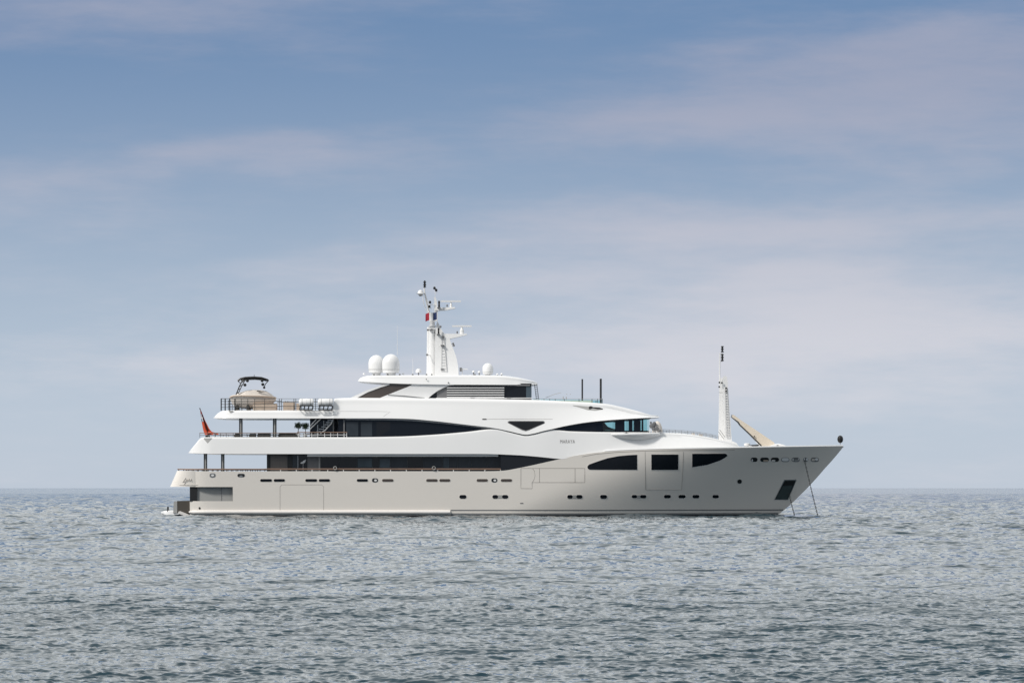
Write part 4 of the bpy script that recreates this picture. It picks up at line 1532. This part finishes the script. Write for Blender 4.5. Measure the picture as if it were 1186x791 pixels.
# flag bracket recess
mb = MB()
patch(mb, shA.y, [(235.4, 507.2), (245.4, 507.2)], [(235.4, 507.6), (240.4, 513.4), (245.4, 507.8)], off=0.01)
mb.build('flagstaff_socket', M['grey'], shellA)
patch(MB(), shB.y, [(264.6, 475.6), (270.4, 475.6)], [(264.6, 475.9), (267.2, 478.4), (270.4, 475.9)], off=0.01).build('deck_scupper', M['grey'], shellB)

# top deck railing aft with mid wires
btop = lambda px: float(bB(max(px, 258))) - 0.35
rail_side([M['pillar'], M['pillar']], 255.6, 319, 461.7, 475.4, btop, [256, 260.6, 266, 272, 279.5, 287, 295, 306.5], 0.03, pr=0.022, lines=(464.8, 468.2, 471.6))
for px in (256.2, 260.8, 266.0, 272.2):
    mb = MB()
    p, q = P(px, 461.7, -btop(px)), P(px, 475.4, -btop(px))
    mb.box(p[0] - 0.045, p[0] + 0.045, p[1] - 0.035, p[1] + 0.035, q[2], p[2])
    mb.build('railing_post', M['dark'], yacht)
rail_side([M['steel'], M['pillar']], 321, 386, 461.7, 475.4, btop, [323.5, 326.2, 340.4, 342.6, 365.4], 0.02, pr=0.026, lines=(465.6, 470.4))
# sun pads behind that railing
for x0, x1, y0, m in ((328.0, 340.0, 465.4, 'cushion'), (343.4, 346.4, 467, 'cushion'), (293.0, 319.5, 467.6, 'cushion')):
    mb = MB()
    a, c = P(x0, y0, -3.6), P(x1, 476, -3.6)
    mb.box(a[0], c[0], -3.7, -1.5, c[2], a[2])
    mb.build('built_in_bench', M[m], yacht)

# sun deck forward: glass screens, black poles, ladder, aerials, sun pad
bfr = lambda px: float(np.interp(px, [616, 660, 700], [3.3, 3.1, 2.7]))
for s in (-1, 1):
    mb = MB()
    pts = [(P(px, 462.0 + (px - 617) * 0.014, -bfr(px))[0], s * bfr(px), P(px, 462.0 + (px - 617) * 0.014, -bfr(px))[2]) for px in np.linspace(617, 698, 12)]
    bot = [(x, y, z - 0.42) for x, y, z in pts]
    k = len(mb.v)
    mb.add(pts + bot, [(i, i + 1, len(pts) + i + 1, len(pts) + i) for i in range(len(pts) - 1)])
    scr = mb.build('glass_screen', M['clear'], yacht, recalc=False)
rail_side([M['steel'], M['pillar']], 617, 698, 461.9, 467.5, bfr, [619.5, 630, 636.6, 643, 653.6, 670.6, 685.6, 692, 697.6], 0.018, pr=0.026)
mb = MB()
a, c = P(640, 463.8, -2.3), P(686.5, 468, -2.3)
mb.box(a[0], c[0], -2.4, 2.4, c[2], a[2])
mb.build('sun_pad', M['beige'], yacht)
for px, y0, y1, w in ((674.4, 439.0, 468, 0.065), (695.8, 438.6, 469, 0.085)):
    mb = MB()
    Y = -1.6
    mb.tube([P(px, y1, Y), P(px, y0, Y)], w, 8)
    mb.build('awning_pole', M['dark'], yacht)
mb = MB()
for dxp in (0.0, 2.9):
    mb.tube([P(618.8 + dxp, 444.5, -2.2), P(621.4 + dxp, 464.5, -2.2)], 0.022, 5)
for k in range(9):
    s = k / 8
    mb.tube([P(618.9 + 2.6 * s, 446 + 17 * s, -2.2), P(621.7 + 2.6 * s, 446 + 17 * s, -2.2)], 0.02, 5)
mb.build('ladder', M['pillar'], yacht)
mb = MB()
mb.tube([P(632, 460.6, -1), P(643, 456.2, -1), P(650, 454.8, -1)], 0.018, 5)
for px, y0, y1 in ((652.2, 459.2, 463), (655.8, 459.4, 463), (656.2, 456.2, 457), (660.6, 456.2, 457)):
    mb.tube([P(px, y0, -1), P(px, y1, -1)], 0.035, 5)
mb.build('sun_deck_aerial', M['grey'], yacht)

# foredeck railing on the coachroof
bcr = lambda px: float(bA(px)) - float(tumA(px)) - 0.4
for s in (-1, 1):
    mb = MB()
    for dyp in (-3.6, -1.6):
        pts = []
        for px in np.linspace(766, 832, 16):
            b = bcr(px)
            p = P(px, float(ztA(px)) + dyp - 0.4, -b)
            pts.append((p[0], s * b, p[2]))
        mb.tube(pts, 0.014, 4)
    for px in np.linspace(768, 832, 10):
        b = bcr(px)
        p, q = P(px, float(ztA(px)) - 4.0, -b), P(px, float(ztA(px)) + 0.6, -b)
        mb.tube([(p[0], s * b, p[2]), (q[0], s * b, q[2])], 0.018, 4)
    mb.build('railing', M['steel'], yacht)
for px, w in ((803, 3.0), (811.5, 4.0)):
    mb = MB()
    c = P(px, float(ztA(px)) - 1.2, -1.5)
    mb.box(c[0] - w * 0.035, c[0] + w * 0.035, -1.9, -1.2, c[2] - 0.2, c[2] + 0.06)
    mb.build('deck_locker', M['tube'], yacht)

# covered gear and searchlights ahead of the wheelhouse windows
mb = MB()
c = P(762.0, 500.5, -3.0)
rings = []
for k in range(9):
    a = k / 8 * math.pi / 2
    rings.append((max(0.42 * math.cos(a), 0.02), 0.9 * math.sin(a)))
mb.lathe((c[0] - 0.05, c[1], c[2]), rings, 18)
gear = mb.build('covered_console', M['tube'], yacht)
mb = MB()
for px, py, r in ((754.8, 493.2, 0.20), (757.8, 490.6, 0.17), (753.8, 489.4, 0.09), (760.6, 496.0, 0.15), (756.6, 496.6, 0.14), (764.4, 499.0, 0.11)):
    p = P(px, py, -3.45)
    mb.lathe((p[0], p[1], p[2]), [(r * 0.7, 0.16), (r, 0.05), (r, -0.05), (r * 0.8, -0.07)], 10, axis='y')
mb.build('searchlight', M['midgrey'], gear)
mb = MB()
for px0, py0, px1, py1 in ((752.6, 501.5, 754.0, 490), (757.6, 501.5, 756.4, 489), (751.2, 498.8, 760.6, 498.4), (761.2, 501.5, 758.2, 492)):
    mb.tube([P(px0, py0, -3.4), P(px1, py1, -3.4)], 0.03, 5)
mb.build('searchlight_frame', M['white_gear'], gear)
mb = MB()
a, c = P(750.6, 501.0, -3.5), P(764.0, 503.2, -3.5)
mb.box(a[0], c[0], -3.5, -2.6, c[2], a[2])
mb.build('wing_ledge', M['white'], gear)
mb = MB()
p = P(725.5, 501.9, -4.35)
mb.lathe((p[0], p[1] - 0.05, p[2]), [(0.1, -0.05), (0.1, 0.12)], 10, axis='y')
mb.box(p[0] - 0.2, p[0] + 0.2, p[1] - 0.1, p[1] + 0.1, p[2] - 0.04, p[2] + 0.03)
mb.build('side_light', M['midgrey'], yacht)

# ---- staircase from the upper deck to the top deck
mb = MB()
YSt = -3.7
for off in (0, 3.6):
    mb.tube([P(362.5 + off, 503.5, YSt) if False else P(358.6, 494.0 + off * 0.9, YSt), P(366.5 + off * 1.3, 485.2, YSt)], 0.05, 6)
mb.tube([P(371.0, 501.8, YSt), P(376.6, 498.0, YSt), P(383.5, 490.6, YSt), P(386, 485.5, YSt)], 0.055, 6)
st = mb.build('stair_handrail', M['white_gear'], yacht)
mb = MB()
for k in range(8):
    s = k / 7
    c = P(364 + 19 * s, 504.5 - 18 * s, YSt + 0.2)
    mb.box(c[0] - 0.18, c[0] + 0.18, YSt + 0.05, YSt + 0.85, c[2] - 0.04, c[2] + 0.02)
mb.tube([P(368.0, 500, YSt), P(368, 492, YSt)], 0.05, 6)
mb.tube([P(375.0, 498, YSt), P(375, 487, YSt)], 0.03, 6)
mb.tube([P(380.0, 494, YSt), P(380, 486, YSt)], 0.03, 6)
mb.build('stair_tread', M['steel'], st)

# ---- lettering
def text_mesh(name, s, px0, px1, py0, py1, surf, m, parent, shear=0.0):
    cu = bpy.data.curves.new(name, 'FONT')
    cu.body = s
    cu.shear = shear
    cu.space_character = 1.15
    ob = bpy.data.objects.new('t', cu)
    COL.objects.link(ob)
    bpy.context.view_layer.update()
    me = bpy.data.meshes.new_from_object(ob.evaluated_get(bpy.context.evaluated_depsgraph_get()))
    co = np.array([v.co[:] for v in me.vertices])
    fs = [tuple(p.vertices) for p in me.polygons]
    bpy.data.objects.remove(ob)
    lo, hi = co.min(0), co.max(0)
    v = []
    for c in co:
        u, w = (c[0] - lo[0]) / (hi[0] - lo[0]), (c[1] - lo[1]) / (hi[1] - lo[1])
        p = on_surface(surf, px0 + (px1 - px0) * u, py1 + (py0 - py1) * w)
        v.append((p[0], p[1] - 0.018, p[2]))
    mb = MB()
    k = len(v)
    mb.add(v, fs)
    return mb.build(name, m, parent, smooth=False)


text_mesh('name_lettering', 'MARAYA', 648.8, 665.8, 509.0, 513.2, shA.y, M['letter'], shellA)
# flowing script emblem on the quarter with a fine port-of-registry line below
mb = MB()
for pts in ([(215.0, 553.2), (213.0, 556.2), (211.4, 558.2), (214.6, 557.4), (216.2, 555.0), (214.6, 558.4), (213.2, 560.8)],
            [(216.4, 557.6), (217.4, 554.4), (218.2, 557.2), (219.2, 554.2), (220.0, 557.2), (221.6, 554.2), (222.0, 557.4)]):
    mb.tube([on_surface(stern_y, x, y) + np.array((0, -0.006, 0)) for x, y in pts], 0.02, 5)
mb.build('emblem', M['letter_pale'], stern_b)
mb = MB()
mb.tube([on_surface(stern_y, x, 561.3) + np.array((0, -0.012, 0)) for x in np.linspace(206.5, 229.5, 12)], 0.014, 5)
mb.build('name_rule', M['letter_pale'], stern_b)

# ================================================================== THINGS ABOARD
# tender on the top deck
Yt = -2.3
base = P(293, 475.4, Yt)
tender = thing('tender', base, 'small beige open boat with black wakeboard tower stowed on the aft top deck', 'boat')
mb = MB()
rings = []
bt = 1.05
for px, zt, zb, w in ((266.8, 459.2, 461.8, 0.55), (268.4, 458.4, 467, 0.85), (272, 457.6, 471, 1.0), (280, 457.4, 473, bt), (292, 457.6, 473.6, bt), (302, 457.8, 473.2, bt * .96), (310, 458.2, 471.5, 0.8), (316, 459.0, 468, 0.5), (319.6, 459.8, 463.4, 0.14)):
    a, c = P(px, zt, Yt), P(px, zb, Yt)
    half = [(a[0], 0, c[2]), (a[0], -w * 0.55, c[2] + (a[2] - c[2]) * 0.15), (a[0], -w * 0.9, c[2] + (a[2] - c[2]) * 0.5), (a[0], -w, a[2] - 0.12), (a[0], -w * 0.97, a[2]), (a[0], 0, a[2] + 0.02)]
    rings.append([(x, Yt + y, z) for x, y, z in half] + [(x, Yt - y, z) for x, y, z in half[-2:0:-1]])
mb.rings(rings)
th = mb.build('hull', M['tube'], tender)
mb = MB()
pts = [(p[3][0], p[3][1] - 0.03, p[3][2] + 0.02) for p in rings]
mb.tube(pts, 0.05, 6)
mb.tube([(x, 2 * Yt - y, z) for x, y, z in pts], 0.05, 6)
mb.build('rubbing_strake', M['cushion'], th)
mb = MB()
rr2 = []
for px, zt, w in ((272.5, 457.2, 0.7), (279, 454.6, 0.85), (286, 452.4, 0.85), (293, 451.7, 0.8), (302, 452.0, 0.75), (309, 453.4, 0.7), (315, 457.0, 0.45), (318.0, 460, 0.2)):
    a = P(px, zt, Yt)
    zb = P(px, 461, Yt)[2]
    half = [(a[0], -w, zb), (a[0], -w * 0.97, zb + (a[2] - zb) * 0.55), (a[0], -w * 0.8, a[2] - 0.05), (a[0], -w * .55, a[2]), (a[0], 0, a[2] + 0.02)]
    rr2.append([(x, Yt + y, z) for x, y, z in half] + [(x, Yt - y, z) for x, y, z in half[-2::-1]])
mb.rings(rr2)
mb.build('boat_cover', M['tube'], tender)
mb = MB()
for s in (-0.82, 0.82):
    y = Yt + s
    mb.tube([P(297.4, 452.6, y), P(300, 453.2, y), P(303, 453.6, y), P(309.4, 453.4, y)], [0.03, 0.06, 0.04, 0.015], 5)
mb.build('windscreen_rail', M['dark'], tender)
mb = MB()
for s in (-0.85, 0.85):
    y = Yt + s
    mb.tube([P(272.6, 459, y), P(277.4, 447, y), P(281.2, 439.6, y), P(284, 437.9, y)], 0.05, 6)
    mb.tube([P(275.8, 456, y), P(279.8, 447.4, y), P(284.4, 439.2, y)], 0.04, 6)
    mb.tube([P(275.4, 441.2, y), P(278.6, 438.6, y), P(284, 437.4, y), P(294, 436.9, y), (P(303, 437.6, y)), P(309.6, 439.8, y), P(311.0, 441.0, y)], 0.085, 6)
    mb.tube([P(275.4, 441.2, y), P(279.4, 444.6, y)], 0.03, 5)
    mb.tube([P(311.0, 441.0, y), P(307.6, 444.4, y), P(305.4, 449.4, y)], 0.035, 5)
    for k in range(4):
        mb.tube([P(274.0 + 2.0 * k, 455.6 - 4.2 * k, y), P(276.6 + 2.0 * k, 454.0 - 4.2 * k, y)], 0.03, 5)
for px, py in ((278.6, 438.6), (286, 437.2), (294, 436.9), (303, 437.6), (309.6, 439.8)):
    mb.tube([P(px, py, Yt - 0.85), P(px, py, Yt + 0.85)], 0.045, 6)
a = [P(px, py, Yt - 0.8) for px, py in ((279, 438.7), (286, 437.3), (294, 437.0), (303, 437.7), (308, 439.2))]
for p, q in zip(a[:-1], a[1:]):
    mb.prism([(p[0], p[2]), (q[0], q[2]), (q[0], q[2] - 0.16), (p[0], p[2] - 0.16)], p[1], p[1] + 1.6)
mb.tube([P(294.6, 437, Yt), P(294.4, 433.8, Yt)], 0.02, 5)
tower = mb.build('wakeboard_tower', M['dark'], tender)
for px, py, r in ((286.6, 441.0, 0.12), (283.7, 445.8, 0.125), (303.6, 440.9, 0.12), (304.4, 445.2, 0.125), (306.0, 448.8, 0.10)):
    p = P(px, py, Yt - 0.78)
    mb = MB()
    mb.lathe(p, [(r * 0.5, 0.2), (r, 0.06), (r, -0.1), (r * 0.7, -0.13)], 12, axis='y')
    mb.build('tower_speaker', M['dark'], tower)
mb = MB()
for x0 in (275, 288, 306):
    a = P(x0, 470, Yt)
    mb.box(a[0] - 0.12, a[0] + 0.12, Yt - 0.9, Yt + 0.9, base[2] - 0.05, P(0, 470.5, Yt)[2])
mb.build('chock', M['dark_seat'], tender)

# life raft canisters in their cradles on the edge of the top deck
def life_raft(x0, x1, Y, label):
    b = P((x0 + x1) / 2, 475.2, Y)
    o = thing('life_raft', b, label, 'life raft', 'life raft canisters on the top deck edge')
    L = (x1 - x0) * (CD + Y) / F
    mb = MB()
    r = 0.30
    zc = P(0, 466.0, Y)[2]
    prof = [(r * 0.55, -L / 2), (r * 0.9, -L / 2 + 0.06), (r, -L / 2 + 0.14), (r, -0.04), (r * 1.05, -0.03), (r * 1.05, 0.03), (r, 0.04), (r, L / 2 - 0.14), (r * 0.9, L / 2 - 0.06), (r * 0.55, L / 2)]
    mb.lathe((b[0], Y, zc), prof, 20, axis='x')
    can = mb.build('canister', M['white_gear'], o)
    for s in (-0.28, 0.28):
        mb = MB()
        mb.lathe((b[0] + s * L, Y, zc), [(r * 0.98, -0.02), (r + 0.014, -0.02), (r + 0.014, 0.02), (r * 0.98, 0.02)], 20, axis='x')
        mb.build('strap', M['grey'], can)
    mb = MB()
    zt, zb = P(0, 469.8, Y)[2], P(0, 474.6, Y)[2]
    yf = Y - r - 0.04
    w = L * 0.42
    for k in range(4):
        x = b[0] - w + 2 * w * k / 3
        mb.tube([(x + 0.05, yf, zt), (x - 0.03, yf, zb)], 0.035, 5)
        mb.tube([(x - 0.03, yf, zb), (x - 0.03, Y + r, zb)], 0.03, 5)
        mb.tube([(x + 0.05, Y + r + .04, zt), (x - 0.03, Y + r, zb)], 0.03, 5)
    mb.tube([(b[0] - w, yf, zt), (b[0] + w + 0.05, yf, zt)], 0.035, 5)
    mb.tube([(b[0] - w, yf, zb), (b[0] + w, yf, zb)], 0.05, 5)
    mb.build('cradle', M['dark'], o)
    return o


life_raft(346.2, 363.4, -4.5, 'white life raft canister in black cradle, the one nearer the beige boat')
life_raft(368.2, 386.0, -4.5, 'white life raft canister in black cradle, right against the white bulwark step')

# ensign on its raked staff over the stern of the upper deck
fb = P(243.5, 505.5, -3.6)
flag = thing('ensign_flag', fb, 'red ensign drooping from a raked dark staff over the upper deck stern', 'flag')
Yf = -3.6
mb = MB()
mb.tube([P(243.0, 506.5, Yf), P(231.6, 473.2, Yf)], [0.045, 0.03], 6)
mb.tube([P(231.6, 473.6, Yf), P(231.3, 472.4, Yf)], [0.05, 0.03], 6)
mb.build('flagstaff', M['dark'], flag)
mb = MB()
a = P(238, 504.2, Yf); c = P(241.5, 507, Yf)
mb.box(a[0], c[0], Yf - 0.15, Yf + 0.15, c[2], a[2])
mb.build('staff_foot', M['dark'], flag)
lf = curve([(474.5, 231.8), (480, 232.4), (486, 233.2), (492, 234.2), (498, 235.4), (503.4, 237.2)])
rf = curve([(474.5, 232.6), (480, 234.8), (486, 237.2), (492, 240.2), (497, 242.8), (500, 245.4), (503.4, 247.2)])


def flag_pt(u, v, o=0.0):
    py = 474.5 + 28.9 * v
    px = float(lf(py)) + (float(rf(py)) - float(lf(py))) * u
    y = Yf - 0.02 + 0.13 * math.sin(u * 9 + v * 2.2) * (0.3 + v) - o
    return P(px, py, y)


def grid_mesh(fn, nu, nv, u0=0, u1=1, v0=0, v1=1):
    v = [fn(u0 + (u1 - u0) * i / nu, v0 + (v1 - v0) * j / nv) for j in range(nv + 1) for i in range(nu + 1)]
    f = [(j * (nu + 1) + i, j * (nu + 1) + i + 1, (j + 1) * (nu + 1) + i + 1, (j + 1) * (nu + 1) + i) for j in range(nv) for i in range(nu)]
    return MB().add(v, f)


grid_mesh(flag_pt, 14, 24).build('cloth', M['red'], flag)
cz = grid_mesh(lambda u, v: flag_pt(u, v, 0.02), 8, 10, 0.0, 0.55, 0.16, 0.48)
for i in range(len(cz.f)):
    jj, ii = divmod(i, 8)
    cz.mi[i] = 1 if (jj in (4, 5) or ii in (3, 4) or abs(jj - ii * 1.2) < 0.9) else 0
cz.build('canton', [M['navy'], M['white_cloth']], flag)
tail = curve([(242, 500.4), (246, 501.0), (250, 502.0), (254, 503.6)])


def tail_pt(u, v):
    px = 241 + 12 * u
    return P(px, 498.6 + 3.6 * u + (2.6 - 1.6 * u) * v, Yf - 0.08 + 0.06 * math.sin(u * 8 + v * 3))


grid_mesh(tail_pt, 10, 4).build('cloth_tail', M['red'], flag)

# courtesy flag at the mast: blue, white and red bands
def cf(u, v):
    px = 506.0 - 13.2 * u
    py = 361.2 + 8.8 * v + 2.2 * u + 0.5 * math.sin(u * 7)
    return P(px, py, -0.75 + 0.10 * math.sin(u * 8 + v))


g = grid_mesh(cf, 15, 6)
for i in range(len(g.f)):
    ii = i % 15
    g.mi[i] = 0 if ii < 5 else (1 if ii < 10 else 2)
p = P(506, 366, -0.75)
cflag = g.build('courtesy_flag', [M['navy'], M['white_cloth'], M['fr_red']], None, origin=p)
tag(cflag, 'small blue, white and red courtesy flag flying from the main mast', 'flag')

# two clipped trees in pots on the upper deck
def potted_tree(px, py, r, Y, label, seed):
    b = P(px, 506.2, Y)
    o = thing('potted_tree', b, label, 'potted tree', 'potted trees on the upper deck')
    MB().lathe((b[0], Y, b[2] - 0.02), [(0.13, 0), (0.17, 0.25), (0.19, 0.27), (0.19, 0.31), (0.15, 0.31)], 14).build('pot', M['grey'], o)
    c = P(px, py, Y)
    mb = MB()
    mb.tube([(b[0], Y, b[2] + 0.25), (b[0] + 0.02, Y + 0.02, (b[2] + c[2]) / 2), (c[0], Y, c[2])], [0.035, 0.03, 0.02], 6)
    rnd = random.Random(seed)
    for k in range(6):
        a = rnd.uniform(0, 6.28)
        mb.tube([(c[0], Y, c[2] - 0.15), (c[0] + 0.25 * math.cos(a), Y + 0.25 * math.sin(a), c[2] + rnd.uniform(-0.1, 0.25))], [0.015, 0.006], 4)
    mb.build('trunk', M['bark'], o)
    mb = MB()
    for k in range(900):
        d = np.array([rnd.gauss(0, 1), rnd.gauss(0, 1), rnd.gauss(0, 1)])
        d /= np.linalg.norm(d)
        lump = 0.86 + 0.16 * math.sin(d[0] * 5 + seed) * math.cos(d[2] * 4 + seed * 2)
        q = np.array([c[0], Y, c[2]]) + d * r * lump * rnd.uniform(0.45, 1.05) * np.array((1, 1, 0.88))
        u = np.cross(d, (rnd.gauss(0, 1), rnd.gauss(0, 1), rnd.gauss(0, 1))); u /= np.linalg.norm(u) + 1e-6
        w = np.cross(d, u) + d * rnd.uniform(-0.4, 0.4)
        s = rnd.uniform(0.03, 0.055)
        mb.add([q - u * s, q + w * s * 0.5, q + u * s, q - w * s * 0.5], [(0, 1, 2, 3)])
    mb.build('crown', M['leaf'], o, recalc=False)


potted_tree(345.2, 492.8, 0.38, -3.6, 'small round-clipped tree in a pot, the left of two beside the upper deck stairs', 3)
potted_tree(353.6, 493.4, 0.39, -3.3, 'small round-clipped tree in a pot, the right of two, next to the stair handrail', 5)

# white bird-shaped ornament against the dark saloon doors
p = P(351, 537, -3.95)
orn = MB()
orn.pprism([(347.6, 536.4), (349.2, 535.0), (350.6, 534.6), (351.2, 533.4), (353.2, 532.6), (354.6, 532.2), (353.6, 534.2), (353.0, 535.6), (351.2, 536.6), (349.4, 536.8)], -3.95, 0.06)
orn.tube([P(351, 536.4, -3.92), P(351, 550, -3.92)], 0.012, 5)
oo = orn.build('ornament', M['white_gear'], None, origin=(p[0], -3.92, P(0, 550, -3.92)[2]))
tag(oo, 'white bird-shaped ornament standing before the dark saloon doors on the main deck', 'ornament')

# black anchor ball at the bow: two crossed discs
ab = P(973.2, 508.6, 0)
mb = MB()
rx, rz = 3.75 * CD / F, 4.4 * CD / F
for rot in (R(25), R(-65)):
    for s in range(1):
        ring0, ring1 = [], []
        for k in range(24):
            a = 2 * math.pi * k / 24
            for lst, o in ((ring0, -0.015), (ring1, 0.015)):
                lx, lz = rx * math.cos(a), rz * math.sin(a)
                lst.append((ab[0] + lx * math.cos(rot) - o * math.sin(rot), lx * math.sin(rot) + o * math.cos(rot), ab[2] + lz))
        mb.rings([ring0, ring1])
mb.lathe((ab[0], 0, ab[2]), [(0.02, -rz), (rx * 0.7, -rz * 0.7), (rx * 0.92, 0), (rx * 0.7, rz * 0.7), (0.02, rz)], 20)
o = mb.build('anchor_ball', M['dark'], None, origin=(ab[0], 0, ab[2] - rz))
tag(o, 'black ball shape hoisted at the tip of the bow', 'day shape')

# two anchor chains running down into the water
def chain(a, b, label, seed):
    a, b = np.array(a), np.array(b)
    L = np.linalg.norm(b - a)
    t = (b - a) / L
    u = np.cross(t, (0, 1, 0)); u /= np.linalg.norm(u)
    w = np.cross(t, u)
    mb = MB()
    n = int(L / 0.16)
    for k in range(n):
        s = (k + 0.5) / n
        c = a + (b - a) * s + np.array((0, 0, -0.12 * 4 * s * (1 - s)))
        side = u if k % 2 else w
        pts = [c + t * 0.115 * math.cos(q) + side * 0.045 * math.sin(q) for q in np.linspace(0, 2 * math.pi, 9)[:-1]]
        mb.tube(pts, 0.019, 5, closed=True)
    o = mb.build('anchor_chain', M['chain'], None, origin=b)
    tag(o, label, 'anchor chain', 'anchor chains at the bow')


e = on_surface(hull_y, 931.8, 533.0)
f2 = P(948.8, 599, e[1] - 0.4)
chain((e[0], e[1] - 0.08, e[2]), (f2[0], f2[1], f2[2] - 0.3), 'dark chain dropping to the water from the mooring port near the bow tip', 1)
e = on_surface(hull_y, 913.6, 571.0)
f2 = P(922.4, 599, e[1] - 0.3)
chain((e[0], e[1] - 0.1, e[2]), (f2[0], f2[1], f2[2] - 0.3), 'shorter dark chain dropping to the water from the anchor pocket', 2)
